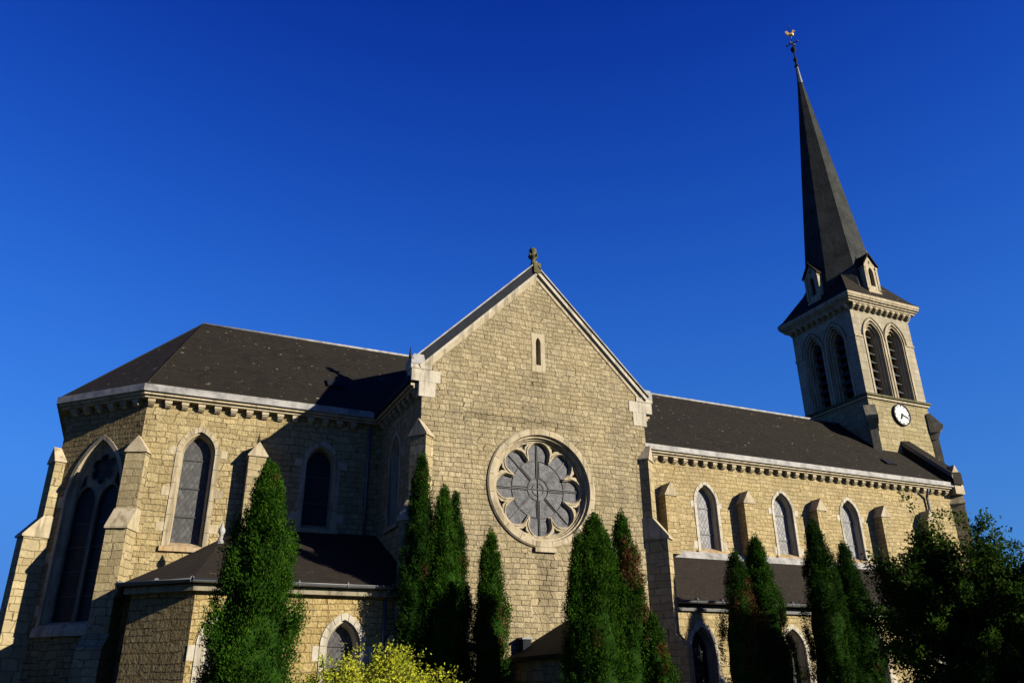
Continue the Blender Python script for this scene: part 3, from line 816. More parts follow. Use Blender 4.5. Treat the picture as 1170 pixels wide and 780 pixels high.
# nave aisle (lean-to)
YL = 2.56; XA = 26.9
F = SOUTH(YL); H = []
for cx_ in (8.2, 12.85, 17.4, 21.9):
    H.append(window(F, cx_, 1.5, 1.0, 2.85, 3.93, glass=GLASS_D, stone=DRESS_W, bars=(2.0, 2.8), crosset=((1.6, .34, .2),)))
m = MB(); wall(m, F, [(TW, 0), (XA, 0), (XA, 4.5), (TW, 4.5)], H)
wall(m, Fr((XA, 0, 0), (0, 1, 0), (1, 0, 0)), [(YL, 0), (YN, 0), (YN, 6.9), (YL, 4.5)])
m.build('aisle_wall', STONE_N, church)
q = MB(); q.poly([(TW, 2.20, 4.66), (XA + .2, 2.20, 4.66), (XA + .2, YN, 7.0), (TW, YN, 7.0)]); q.poly([(TW, 2.20, 4.60), (XA + .2, 2.20, 4.60), (XA + .2, YN, 6.94), (TW, YN, 6.94)])
rf = q.build('aisle_roof', SLATE_L, church)
q = MB()
for k, (x0, x1) in enumerate(((4.7, 8.2), (8.22, 13.2), (13.22, 18.1), (18.12, 22.5), (22.52, 27.0))):
    dz = .0 if k else -.03
    a = [(x0, YN - .02, 7.14 + dz), (x0, YN - .14, 7.12 + dz), (x0, YN - .30, 6.86 + dz), (x0, YN - .30, 6.80 + dz), (x0, YN - .02, 6.86)]
    q.prism([Vector(p) for p in a], [Vector((x1, p[1], p[2])) for p in a])
q.build('flashing', ZINC, rf)
def gutter(p0, p1, out, parent, mat=GUTTER, r=.10):
    q = MB(); p0, p1, out = Vector(p0), Vector(p1), Vector(out).normalized()
    prof = [(r * math.cos(t) * -1, r * math.sin(t) * -1) for t in [math.pi * i / 8 for i in range(9)]]
    for i in range(8):
        for rr in (0, 1):
            s1 = 1 - .12 * rr
            a = [p0 + out * prof[i][0] * s1 + Zax * prof[i][1] * s1, p0 + out * prof[i + 1][0] * s1 + Zax * prof[i + 1][1] * s1]
            b = [v + (p1 - p0) for v in a]; q.poly([a[0], a[1], b[1], b[0]])
    q.tube(p0 + out * r, p1 + out * r, .018, n=6)
    q.tube(p0, p0 + (p1 - p0).normalized() * .02, r * .98, n=12); q.tube(p1, p1 - (p1 - p0).normalized() * .02, r * .98, n=12)
    n = int((p1 - p0).length / 1.2)
    for k in range(1, n): 
        c = p0 + (p1 - p0) * k / n; q.tube(c - Zax * .005, c + (p1 - p0).normalized() * .05 - Zax * .005, r * 1.07, n=10)
    return q.build('gutter', mat, parent)
gutter((5.35, 2.14, 4.66), (XA + .2, 2.14, 4.66), (0, -1, 0), rf, r=.11)
q = MB(); q.box(SOUTH(YL), TW, XA + .15, 4.3, 4.52, -.02, .14); q.build('eaves_board', IRON, rf)

# --- annex against the choir
YA = -.02
c1 = (-10.85, YA); c2 = (-12.45, YA + 1.60)
F = SOUTH(YA); H = []
H.append(window(F, -6.62, 1.36, 1.3, 2.75, 3.68, glass=GLASS, stone=DRESS_W, bars=(2.0, 2.75), crosset=((2.35, .4, .2),)))
H.append(window(F, -9.97, 1.36, 1.3, 2.75, 3.68, glass=GLASS, stone=DRESS_W, bars=(2.0, 2.75), crosset=((2.35, .4, .2),)))
m = MB(); wall(m, F, [(c1[0], 0), (-TW, 0), (-TW, 4.28), (c1[0], 4.28)], H)
Fa = Fr((c2[0], c2[1], 0), (r_, -r_, 0), (-r_, -r_, 0)); Ld = 1.60 / r_
m.build('annex_wall', STONE_A, church); m = MB()
wall(m, Fa, [(0, 0), (Ld, 0), (Ld, 4.28), (0, 4.28)])
wall(m, Fr((c2[0], 0, 0), (0, 1, 0), (-1, 0, 0)), [(c2[1], 0), (YC + .5, 0), (YC + .5, 4.28), (c2[1], 4.28)])
m.build('annex_wall', ROCKY, church)
go = .34
g1 = (c1[0] - go * t8, YA - go); g2 = (c2[0] - go, c2[1] - go * t8); zg = 4.42
Q = (-10.12, 3.0, 5.98); Wp = (-9.2, YC + .02, 6.85); Ep = (g2[0], YC + .3, zg + .35)
q = MB()
q.poly([(g1[0], g1[1], zg), (-TW, g1[1], zg), (-TW, YC + .02, 6.85), Q]); q.poly([(-TW, YC + .02, 6.85), Wp, Q])
q.poly([(g2[0], g2[1], zg), (g1[0], g1[1], zg), Q]); q.poly([(g2[0], g2[1], zg), Q, Ep]); q.poly([Q, Wp, Ep]); q.poly([(g2[0], YC + .3, zg), (g2[0], g2[1], zg), Ep])
rf = q.build('annex_roof', SLATE_L, church)
gutter((g1[0], g1[1] - .03, zg), (-5.3, g1[1] - .03, zg), (0, -1, 0), rf, r=.09)
gutter((g2[0] - .02, g2[1] - .02, zg), (g1[0] - .01, g1[1] - .03, zg), (-1, -1, 0), rf, r=.09)
gutter((g2[0] - .03, YC, zg), (g2[0] - .03, g2[1], zg), (-1, 0, 0), rf, r=.09)
q = MB()
def slab(P, z0, z1):
    q.prism([Vector((x, y, z0)) for x, y in P], [Vector((x, y, z1)) for x, y in P])
slab([(c1[0] - .22 * t8, YA - .22), (-TW, YA - .22), (-TW, YA + .05), (c1[0], YA + .05)], 4.14, 4.32)
slab([(c2[0] - .22, c2[1] - .22 * t8), (c1[0] - .22 * t8, YA - .222), (c1[0] + .02, YA + .05), (c2[0] + .02, c2[1] + .05)], 4.14, 4.318)
q.build('eaves_course', DRESS_D, rf)
q = MB(); q.lathe((-10.12, 3.0, 5.98), [(.12, 0), (.09, .1), (.05, .16), (.055, .22), (.11, .32), (.10, .42), (.05, .5), (.04, .56), (0, .66)], 10)
q.tube((-10.12, 3.0, 5.85), (-10.12, 3.0, 6.02), .14, .10, n=8); q.build('roof_finial', ZINC, rf)

# --- little porch at the foot of the gable wall
e = empty('porch', (0, 0, 0), church)
px0, pxr, px1, py0 = -1.36, .92, 1.90, -3.75
q = MB(); Fp = SOUTH(py0)
wall(q, Fp, [(px0 + .2, 0), (px1 - .12, 0), (px1 - .12, 2.95), (pxr, 3.45), (px0 + .2, 2.4)])
wall(q, EAST(px0 + .2), [(py0, 0), (0, 0), (0, 2.4), (py0, 2.4)]); wall(q, WEST(px1 - .12), [(py0, 0), (0, 0), (0, 3.0), (py0, 3.0)])
q.build('porch_wall', STONE_C, e)
q = MB(); 
a = [Vector((px0, py0 - .2, 2.46)), Vector((pxr, py0 - .2, 3.68)), Vector((px1, py0 - .2, 3.15)), Vector((px1, py0 - .2, 3.03)), Vector((pxr, py0 - .2, 3.56)), Vector((px0, py0 - .2, 2.34))]
q.prism(a, [v - Vector((0, py0 - .2, 0)) for v in a]); q.build('porch_roof', SLATE, e)
q = MB(); q.box(SOUTH(-.05), -.96, -.68, 2.5, 3.0, .0, .28); q.box(SOUTH(-.05), -1.0, -.64, 3.0, 3.06, -.02, .32, 1); q.build('chimney', [ZINC_D, GUTTER], e)

# --- tower
X0, X1, Y0 = 26.02, 31.13, 7.58; TWD = X1 - X0; Y1 = Y0 + TWD; CXT, CYT = (X0 + X1) / 2, (Y0 + Y1) / 2
sides = [Fr((CXT, Y0, 0), (1, 0, 0), (0, -1, 0)), Fr((X0, CYT, 0), (0, -1, 0), (-1, 0, 0)), Fr((CXT, Y1, 0), (-1, 0, 0), (0, 1, 0)), Fr((X1, CYT, 0), (0, 1, 0), (1, 0, 0))]
hw_ = TWD / 2
low = MB(); upm = MB()
for F in sides:
    wall(low, F, [(-hw_, 0), (hw_, 0), (hw_, 17.5), (-hw_, 17.5)], d=0)
    hs_ = []
    for c in (-.94, .94):
        hs_.append(arch(c, 1.78, 17.7, 21.62, 22.98, 10))
    wall(upm, F, [(-hw_, 17.6), (hw_, 17.6), (hw_, 24.0), (-hw_, 24.0)], hs_)
low.build('tower_lower_walls', masonry('tower_rubble', (.54, .465, .28), (.43, .36, .20), (.14, .10, .05), .27, .5, grime=.3, dist=.04), church)
upm.build('belfry_walls', STONE_T, church)
q = MB()
def sq(mb, o, z0, z1, m=0):
    P = [(X0 - o, Y0 - o), (X1 + o, Y0 - o), (X1 + o, Y1 + o), (X0 - o, Y1 + o)]
    mb.hexa([Vector((x, y, z0)) for x, y in P], [Vector((x, y, z1)) for x, y in P], m)
sq(q, .10, 17.40, 17.55, 0); sq(q, .20, 17.551, 17.68, 1)
q.build('string_course', [DRESS, MOSS], church)
for si, F in enumerate(sides):
    for c in (-.94, .94):
        e = empty('belfry_opening', (0, 0, 0), church)
        q = MB(); prev = None
        spec = [(1.78, 22.98, .04), (1.52, 22.84, .04), (1.52, 22.84, -.10), (1.30, 22.72, -.10), (1.30, 22.72, -.24), (1.08, 22.60, -.24), (1.08, 22.60, -.38), (.86, 22.44, -.38), (.86, 22.44, -.75)]
        for (w0, z0, d0), (w1, z1, d1) in zip([(1.78, 22.98, -.05)] + spec[:-1], spec):
            ring(q, F, arch(c, w0, 17.69, 21.62, z0, 10), arch(c, w1, 17.69, 21.62, z1, 10), d0, d1)
        q.build('moulded_surround', STONE_T if False else DRESS_D if si == 1 and False else TOWD if 'TOWD' in globals() else DRESS, e)
        q = MB()
        for w0, d in ((1.41, -.07), (1.19, -.21), (.97, -.35)):
            A0 = arch(c, w0, 17.69, 21.62, 21.62 + (1.36 * w0 / 1.78), 10)
            for a, b in zip(A0[:-1], A0[1:]): q.tube(F(*a, d), F(*b, d), .055, n=8, caps=False)
        q.build('colonnettes', DRESS, e)
        q = MB()
        z = 17.75
        while z < 22.2:
            q.hexa([F(c - .43, z, -.42), F(c + .43, z, -.42), F(c + .43, z + .035, -.42), F(c - .43, z + .035, -.42)],
                   [F(c - .43, z + .42, -.80), F(c + .43, z + .42, -.80), F(c + .43, z + .455, -.80), F(c - .43, z + .455, -.80)])
            z += .58
        q.build('louvre_slats', LOUVRE, e)
        q = MB(); q.box(F, c - .45, c + .45, 17.69, 17.80, -.6, -.36); q.build('sill', ZINC, e)
    # impost string
    for a, b in ((-hw_ - .03, -.94 - .92), (.94 + .92, hw_ + .03)):
        q = MB(); q.box(F, a, b, 21.50, 21.62, -.02, .05); q.build('impost_course', DRESS, church)
    # hood mould
    q = MB()
    for c in (-.94, .94):
        A0 = arch(c, 1.86, 21.55, 21.62, 23.04, 12)
        for a, b in zip(A0[:-1], A0[1:]): q.tube(F(*a, .05), F(*b, .05), .045, n=6, caps=False)
    q.build('hood_mould', DRESS_D, church)
# dark chamber behind the louvres
q = MB()
P = [(X0 + .9, Y0 + .9), (X1 - .9, Y0 + .9), (X1 - .9, Y1 - .9), (X0 + .9, Y1 - .9)]
q.hexa([Vector((x, y, 17.6)) for x, y in P], [Vector((x, y, 24)) for x, y in P]); q.build('bell_chamber', INNER, church)
# cornice
q = MB(); sq(q, .36, 23.72, 23.86); sq(q, .46, 23.861, 23.98); sq(q, .56, 23.981, 24.10); sq(q, .60, 24.101, 24.30)
tc = q.build('tower_cornice', DRESS, church)
for si in (0, 1, 3):
    F = sides[si]
    for k in range(11): make_corbel(F, -hw_ + .12 + k * (TWD - .24) / 10, 23.36, tc, wd=.20, h=.358, out=.32)
    
# arched recesses between corbels on the lit faces are built as thin arches
for si in (0, 1):
    F = sides[si]
    stp = (TWD - .24) / 10
    for k in range(10):
        q = MB()
        c = -hw_ + .12 + (k + .5) * stp
        hh = (stp - .20) / 2
        for a in range(6):
            t0, t1 = math.pi * a / 6, math.pi * (a + 1) / 6
            q.poly([F(c + hh * math.cos(t0), 23.52 + hh * math.sin(t0), .30), F(c + hh * math.cos(t1), 23.52 + hh * math.sin(t1), .30), F(c + hh * math.cos(t1), 23.72, .30), F(c + hh * math.cos(t0), 23.72, .30)])
            q.poly([F(c + hh * math.cos(t0), 23.52 + hh * math.sin(t0), .30), F(c + hh * math.cos(t1), 23.52 + hh * math.sin(t1), .30), F(c + hh * math.cos(t1), 23.52 + hh * math.sin(t1), .0), F(c + hh * math.cos(t0), 23.52 + hh * math.sin(t0), .0)])
        q.build('small_arch', DRESS, tc)
# skirt roof
q = MB(); o = .62; hb = hw_ + o; zt = 24.32
sl_ = 1.42
P = [(CXT - hb, CYT - hb), (CXT + hb, CYT - hb), (CXT + hb, CYT + hb), (CXT - hb, CYT + hb)]
ht = 1.0; ztop = zt + (hb - ht) * sl_
T = [(CXT - ht, CYT - ht), (CXT + ht, CYT - ht), (CXT + ht, CYT + ht), (CXT - ht, CYT + ht)]
zk = zt + .28; hk = hb - .28
K = [(CXT - hk, CYT - hk), (CXT + hk, CYT - hk), (CXT + hk, CYT + hk), (CXT - hk, CYT + hk)]
for i in range(4):
    j = (i + 1) % 4
    q.poly([(*P[i], zt), (*P[j], zt), (*K[j], zk), (*K[i], zk)]); q.poly([(*K[i], zk), (*K[j], zk), (*T[j], ztop), (*T[i], ztop)])
q.build('skirt_roof', SLATE, church)
# spire
def octa(a, z):
    c8 = a / math.cos(math.pi / 8)
    return [Vector((CXT + c8 * math.cos(math.pi / 8 + k * math.pi / 4), CYT + c8 * math.sin(math.pi / 8 + k * math.pi / 4), z)) for k in range(8)]
q = MB(); zs0, ztip = 24.6, 45.9
af = lambda z: .1125 * (ztip - z) + .03
zl_ = [zs0 + (ztip - zs0) * k / 8 for k in range(9)]
for z0, z1 in zip(zl_[:-1], zl_[1:]):
    a, b = octa(af(z0), z0), octa(af(z1), z1)
    for i in range(8):
        j = (i + 1) % 8; q.poly([a[i], a[j], b[j], b[i]])
q.build('spire', SLATE_S, church)
q = MB()
a, b = octa(af(44.4) + .015, 44.4), octa(.02, 46.9)
for i in range(8):
    j = (i + 1) % 8; q.poly([a[i], a[j], b[j], b[i]])
q.build('spire_cap', GUTTER, church)
# ladder hooks
q = MB()
for z in np.arange(30, 43, 2.1):
    q.tube((CXT - af(z) - .0, CYT, z), (CXT - af(z) - .10, CYT, z + .12), .02, n=5)
q.build('roof_hooks', IRON, church)
# weathervane
e = empty('weathervane', (0, 0, 0), church)
q = MB(); q.tube((CXT, CYT, 46.5), (CXT, CYT, 50.3), .04, .025, n=8)
q.lathe((CXT, CYT, 46.1), [(.0, -.1), (.16, 0), (.18, .1), (.1, .2), (.07, .5), (.16, .62), (.17, .74), (.06, .9), (.05, 1.5), (.19, 1.62), (.22, 1.8), (.15, 1.95), (.04, 2.05)], 10)
q.build('finial_rod', ZINC_D, e)
q = MB()
q.tube((CXT - .42, CYT - .15, 48.35), (CXT + .42, CYT + .15, 48.65), .045, n=6); q.tube((CXT - .15, CYT + .42, 48.55), (CXT + .15, CYT - .42, 48.45), .045, n=6)
for sgx, sgy, z in ((-.42, -.15, 48.35), (.42, .15, 48.65), (-.15, .42, 48.55), (.15, -.42, 48.45)): q.tube((CXT + sgx, CYT + sgy, z - .09), (CXT + sgx, CYT + sgy, z + .09), .06, n=6)
q.build('cross_arms', IRON, e)
# rooster
def rooster():
    out = [(-.62, .30), (-.50, .18), (-.42, -.02), (-.22, -.20), (.02, -.24), (.22, -.16), (.34, .02), (.40, .24), (.52, .26), (.60, .22), (.55, .34), (.46, .44), (.44, .52), (.36, .46), (.30, .40), (.22, .18), (.02, .08), (-.15, .14), (-.26, .36), (-.40, .52), (-.55, .50)]
    out = [(x * .62, z * .7) for x, z in out]
    q = MB(); n = Vector((-.66, -.75, 0)).normalized(); t = Vector((.75, -.66, 0)).normalized(); c = Vector((CXT, CYT, 49.45))
    a = [c + t * x + Zax * z + n * .07 for x, z in out]; b = [c + t * x + Zax * z - n * .07 for x, z in out]
    mid = [c + t * (x * .8 + .02) + Zax * (z * .8 + .02) for x, z in out]
    N = len(out)
    for i in range(N):
        j = (i + 1) % N; q.poly([a[i], b[i], b[j], a[j]])
    for sg, L in ((1, a), (-1, b)):
        for tr in tessellate_polygon([[Vector((x, z, 0)) for x, z in out]]): q.poly([L[k] for k in tr])
    for i in range(2): 
        cc = c + t * (.02 + .1 * i) - Zax * .06
        q.lathe(cc - Zax * .13, [(0, 0), (.1, .06), (.13, .13), (.1, .2), (0, .27)], 8)
    q.tube(c - Zax * .22, c - Zax * .5, .03, n=6)
    return q.build('rooster', GOLD, e)
rooster()
q = MB(); q.tube((CXT, CYT, 49.9), (CXT, CYT, 50.35), .02, n=6); q.lathe((CXT, CYT, 50.3), [(0, 0), (.05, .05), (0, .12)], 6); q.build('lightning_rod', IRON, e)

# lucarnes on the spire
def lucarne(F, off=2.62):
    """F: tower side frame; face stands `off` in front of the spire axis"""
    e = empty('lucarne', (0, 0, 0), church)
    d0 = off - hw_
    G = lambda u, v, d=0: F(u, v, d0 + d)
    G.t, G.n = F.t, F.n
    zb, zs, za, h = 24.95, 26.95, 27.80, .52
    op = arch(0, .42, 25.45, 26.45, 26.85, 5)
    q = MB()
    front = [(-h, zb), (h, zb), (h, zs), (0, za - .12), (-h, zs)]
    wall(q, G, front, [op]); ring(q, G, op, op, 0, -.25, True)
    # stepped lower body flares
    a = [G(-h, zb - .3, 0), G(-h, zs, 0), G(0, za - .12, 0), G(h, zs, 0), G(h, zb - .3, 0)]
    b = [p - F.n * 1.0 for p in a]
    for i in range(4): q.poly([a[i], b[i], b[i + 1], a[i + 1]])
    q.box(G, -h - .06, h + .06, zb - .05, zb + .12, -.4, .06)
    q.box(G, -h - .07, -h + .12, zs - .22, zs - .05, -.5, .07); q.box(G, h - .12, h + .07, zs - .22, zs - .05, -.5, .07)
    q.box(G, -h - .07, -h + .10, 25.2, 26.78, -.35, .035); q.box(G, h - .10, h + .07, 25.2, 26.78, -.35, .035)
    q.build('dormer_stone', DRESS, e)
    q = MB()
    for sg in (-1, 1):
        a = [G(0, za, .12), G(sg * (h + .16), zs - .08, .12), G(sg * (h + .16), zs + .02, .12), G(0, za + .12, .12)]
        q.hexa(a, [p - F.n * 1.5 for p in a])
    q.build('dormer_roof', SLATE, e)
    q = MB(); wall(q, G, op, d=-.24); q.build('opening', INNER, e)
    q = MB()
    tri_ = [(-.1, 27.15), (.1, 27.15), (0, 27.38)]
    wall(q, G, tri_, d=.004); q.build('trefoil_recess', INNER, e)  # flat near-black patch; the shade of a recess is put into its colour
    q = MB(); q.tube(G(0, za + .05, .0), G(0, za + .3, .0), .06, .03, n=6); q.build('tip', DRESS_D, e)
for F in sides: lucarne(F)

# clock
e = empty('clock', (0, 0, 0), church)
F = sides[0]; cc = (28.59 - CXT, 16.62); cr_ = .62
q = MB(); n = 48
C0 = lambda r: [(cc[0] + r * math.cos(2 * math.pi * i / n), cc[1] + r * math.sin(2 * math.pi * i / n)) for i in range(n)]
wall(q, F, C0(cr_), d=.10); q.build('dial', WHITE, e)
q = MB(); ring(q, F, C0(cr_ + .08), C0(cr_ + .08), -.02, .14, True); ring(q, F, C0(cr_ + .08), C0(cr_), .14, .14, True); ring(q, F, C0(cr_), C0(cr_), .14, .09, True); q.build('bezel', BLACK, e)
q = MB()
def mark(th, r0, r1, w_, d=.104):
    c, s_ = math.sin(th), math.cos(th); t = Vector((c, s_)); nx = Vector((-s_, c)) * w_; a = Vector(cc) + t * r0; b = Vector(cc) + t * r1
    q.hexa([F(*(a + nx), d), F(*(a - nx), d), F(*(b - nx), d), F(*(b + nx), d)], [F(*(a + nx), d + .012), F(*(a - nx), d + .012), F(*(b - nx), d + .012), F(*(b + nx), d + .012)])
for k in range(12): mark(k * math.pi / 6, .49, .60, .024 if k % 3 else .036)
q.build('hour_marks', BLACK, e)
q = MB(); mark(R(112), -.10, .52, .034, .125); q.build('minute_hand', BLACK, e)
q = MB(); mark(R(208), -.08, .34, .045, .14); q.build('hour_hand', BLACK, e)

# tower corner buttresses with hooded tops
for (x, y, nx_, ny_) in ((X0, Y0, -1, -1), (X1, Y0, 1, -1), (X0, Y1, -1, 1), (X1, Y1, 1, 1)):
    e = empty('tower_buttress', (0, 0, 0), church)
    n = Vector((nx_, ny_, 0)).normalized(); t = Vector((-n.y, n.x, 0)); Fb = Fr((x, y, 0), t, n)
    q = MB(); q.box(Fb, -.22, .22, 0 if nx_ > 0 else 11, 15.7, -.2, .22); q.build('shaft', DRESS_D, e)
    q = MB()
    a = [Fb(-.33, 15.75, -.2), Fb(-.33, 15.75, .35), Fb(-.33, 15.95, .55), Fb(-.33, 16.15, .60), Fb(-.33, 16.95, .02), Fb(-.33, 16.95, -.2)]
    q.hexa(a, [p + t * .66 for p in a])
    a = [Fb(-.27, 15.3, -.2), Fb(-.27, 15.3, .18), Fb(-.27, 15.748, .38), Fb(-.27, 15.748, -.2)]
    q.hexa(a, [p + t * .54 for p in a])
    q.build('hood', DRESS_D, e)
q = MB(); q.box(sides[0], -hw_ - .02, -.05, 13.55, 13.95, 0, .10); q.box(sides[1], -hw_, hw_ + .1, 13.7, 13.9, 0, .05)
q.build('base_flashing', ZINC, church)

# ------------------------------------------------------------------ vegetation
def leaf_object(name, C, D, L, W, mats, mi, parent, seed=0, extra=None):
    """C centres (n,3), D directions (n,3), L/W lengths (n)"""
    rng = np.random.default_rng(seed)
    n = len(C)
    D = D / np.linalg.norm(D, axis=1, keepdims=True)
    Rn = rng.normal(size=(n, 3)); S = np.cross(D, Rn); S /= np.linalg.norm(S, axis=1, keepdims=True) + 1e-9
    L = L[:, None]; W = W[:, None]
    V = np.stack([C - D * L * .5, C + S * W * .5 + D * L * .05, C + D * L * .5, C - S * W * .5 + D * L * .05], axis=1).reshape(-1, 3)
    Fc = np.arange(4 * n).reshape(n, 4)
    vs, fs, ms = V, Fc, mi
    me = bpy.data.meshes.new(name)
    if extra is not None:
        ev, ef, em = extra
        ne = len(ef)
        vs = np.vstack([V, ev]); allf = np.vstack([Fc, ef + len(V)]); ms = np.concatenate([mi, em])
    else: allf = Fc
    me.vertices.add(len(vs)); me.vertices.foreach_set('co', vs.astype(np.float32).ravel())
    me.loops.add(allf.size); me.loops.foreach_set('vertex_index', allf.astype(np.int32).ravel())
    me.polygons.add(len(allf)); me.polygons.foreach_set('loop_start', np.arange(0, allf.size, 4, dtype=np.int32)); me.polygons.foreach_set('loop_total', np.full(len(allf), 4, dtype=np.int32))
    for m in mats: me.materials.append(m)
    me.polygons.foreach_set('material_index', ms.astype(np.int32))
    me.update(calc_edges=True); me.validate()
    o = bpy.data.objects.new(name, me); SC.collection.objects.link(o); o.parent = parent
    return o

THUJA = foliage('thuja_green', (.010, .042, .003), (.055, .135, .010), 3.2)
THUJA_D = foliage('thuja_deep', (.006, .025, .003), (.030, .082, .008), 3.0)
BROWN = foliage('dead_thuja', (.11, .045, .02), (.18, .085, .035), 3)
LEAF = foliage('broad_leaf', (.016, .042, .005), (.062, .125, .013), 1.2, .35)
YEL = foliage('golden_leaf', (.30, .40, .03), (.80, .80, .07), 3, .45)

def thuja(bx, by, H, Rm, seed, label, peaks=((0, 0, 1.0),), dead=(), mat=THUJA, dens=1.0, pw=.62):
    rng = np.random.default_rng(seed)
    root = empty('cypress_tree', (bx, by, 0)); tag(root, label, 'tree', 'clipped columnar conifers planted along the church')
    Cs, Ds, Ls, Ws, Ms = [], [], [], [], []
    core_v, core_f = [], []
    ph = rng.uniform(0, 6.28, 6)
    for pi_, (ox, oy, hf) in enumerate(peaks):
        h = H * hf; rm = Rm * .9 * (1 if pi_ == 0 else .62)
        def prof(t): return rm * np.clip(1 - np.clip(t, 0, 1) ** 2.5, 0, 1) ** (.66 + .3 * pw) * (1 - .15 * np.clip(.25 - t, 0, 1) / .25)
        ncl = int(620 * dens * h * rm / 5)
        t = rng.uniform(0.02, .995, ncl) ** .9
        th = rng.uniform(0, 2 * np.pi, ncl)
        lump = 1 + .13 * np.sin(3 * th + ph[0] + 7 * t) + .10 * np.sin(5 * th - 11 * t + ph[1]) + .10 * np.sin(23 * t + ph[2] + 2 * th)
        nl = int(26 * h * rm + 10); lt = rng.random(nl) ** .9; lth = rng.uniform(0, 2 * np.pi, nl)
        rr_ = prof(t)[:, None] + .12
        d2 = ((t[:, None] - lt[None]) * h / .30) ** 2 + (np.abs((th[:, None] - lth[None] + np.pi) % (2 * np.pi) - np.pi) * rr_ / .26) ** 2
        bumpy = np.exp(-d2).max(axis=1)
        keep = rng.random(ncl) < .30 + .75 * bumpy
        r = prof(t) * lump * rng.uniform(.86, 1.03, ncl) * (.84 + .24 * bumpy)
        t, th, r = t[keep], th[keep], r[keep]; ncl = len(t)
        cx = bx + ox + r * np.cos(th); cy = by + oy + r * np.sin(th); cz = t * h
        cs = .13 + .16 * rng.random(ncl) * (.45 + .55 * (1 - t))
        for i in range(ncl):
            k = int(95 * dens)
            d = rng.normal(size=(k, 3)); d /= np.linalg.norm(d, axis=1, keepdims=True)
            out = np.array([math.cos(th[i]), math.sin(th[i]), 1.3])
            d = d * .62 + out * .55
            rad = cs[i] * rng.random(k) ** .6
            off = rng.normal(size=(k, 3)); off /= np.linalg.norm(off, axis=1, keepdims=True)
            off *= np.array([.9, .9, 1.75])
            c = np.array([cx[i], cy[i], cz[i] + .06]) + off * rad[:, None]
            Cs.append(c); Ds.append(d); Ls.append(rng.uniform(.045, .10, k)); Ws.append(rng.uniform(.016, .034, k))
            mi = np.zeros(k)
            for (dx, dz, dr, pr) in dead:
                if math.hypot(cx[i] - (bx + dx), (cz[i] - dz) * .7) < dr and rng.random() < pr: mi[:] = 1
            if rng.random() < .004: mi[:] = 1
            Ms.append(mi)
        # spiky leader
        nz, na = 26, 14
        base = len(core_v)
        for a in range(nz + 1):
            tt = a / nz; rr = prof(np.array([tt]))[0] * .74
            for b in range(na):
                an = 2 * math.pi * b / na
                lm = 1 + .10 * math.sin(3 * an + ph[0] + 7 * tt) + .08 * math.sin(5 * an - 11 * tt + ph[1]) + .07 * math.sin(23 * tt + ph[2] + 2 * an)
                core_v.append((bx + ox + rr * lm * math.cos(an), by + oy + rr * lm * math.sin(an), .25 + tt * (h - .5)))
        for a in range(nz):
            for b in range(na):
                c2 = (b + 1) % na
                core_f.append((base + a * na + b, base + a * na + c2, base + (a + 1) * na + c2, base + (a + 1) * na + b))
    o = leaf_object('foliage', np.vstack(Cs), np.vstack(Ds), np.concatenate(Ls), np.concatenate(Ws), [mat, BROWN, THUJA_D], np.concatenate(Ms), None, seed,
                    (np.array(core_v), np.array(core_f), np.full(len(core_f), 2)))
    o.parent = root; o.matrix_parent_inverse = Matrix.Translation((-bx, -by, 0))
    q = MB(); q.tube((bx, by, 0), (bx, by, H * .7), .13, .04, n=8)
    tr = q.build('trunk', BARK, None); tr.parent = root; tr.matrix_parent_inverse = Matrix.Translation((-bx, -by, 0))
    return root

thuja(-10.0, -6.0, 6.2, 1.05, 11, 'broadest clipped green cypress, standing in front of the low annex, left of the yellow shrub', dens=1.25, pw=.52)
thuja(-4.72, -.95, 8.25, .62, 12, 'tallest dark cypress at the left corner of the transept, leftmost of its tight group', mat=THUJA_D, pw=.42)
thuja(-4.02, -1.15, 7.25, .74, 13, 'bright green cypress in the middle of the tight group by the transept corner', pw=.45)
thuja(-3.55, -.9, 7.15, .55, 14, 'slim cypress closing the tight corner group on its right side', mat=THUJA_D, pw=.42)
thuja(-2.36, -1.0, 6.0, .62, 15, 'slim lone cypress under the left edge of the rose window', peaks=((0, 0, 1), (-.2, .0, .93)), dead=((.1, 3.3, .4, .3), (-.2, 2.4, .4, .3)), pw=.42)
thuja(-.95, -5.0, 5.9, .90, 16, 'full two-peaked cypress right below the rose window', peaks=((0, 0, 1), (.38, .05, .92), (-.5, 0, .90)), pw=.42)
thuja(.05, -4.9, 6.0, .72, 17, 'cypress with a rusty brown patch, right of the two-peaked one under the rose', dead=((.05, 4.55, .33, .95), (.2, 3.5, .35, .3)), pw=.48)
thuja(.66, -5.2, 3.2, .66, 18, 'low stubby cypress at the foot of the right transept buttress', dead=((0, 2, .3, .3),), pw=.4)
thuja(6.45, -2.0, 5.75, .85, 19, 'scraggy half-dead brown cypress in front of the aisle roof', mat=THUJA_D, dens=.75, dead=((.3, 3.9, .7, .5), (.7, 2.2, 1.2, .75)), pw=.5)
thuja(7.45, -2.0, 6.25, .95, 20, 'pointed green cypress touching the half-dead brown one', dead=((-.4, 2.6, .9, .7),), pw=.5)
thuja(10.3, -2.0, 7.05, .92, 21, 'tall dark cypress before the nave, nearest to the big leafy tree but one', mat=THUJA_D, pw=.5)
thuja(11.75, -1.9, 6.3, .95, 22, 'dark pointed cypress leaning into the big leafy tree on the right', mat=THUJA_D, pw=.6)

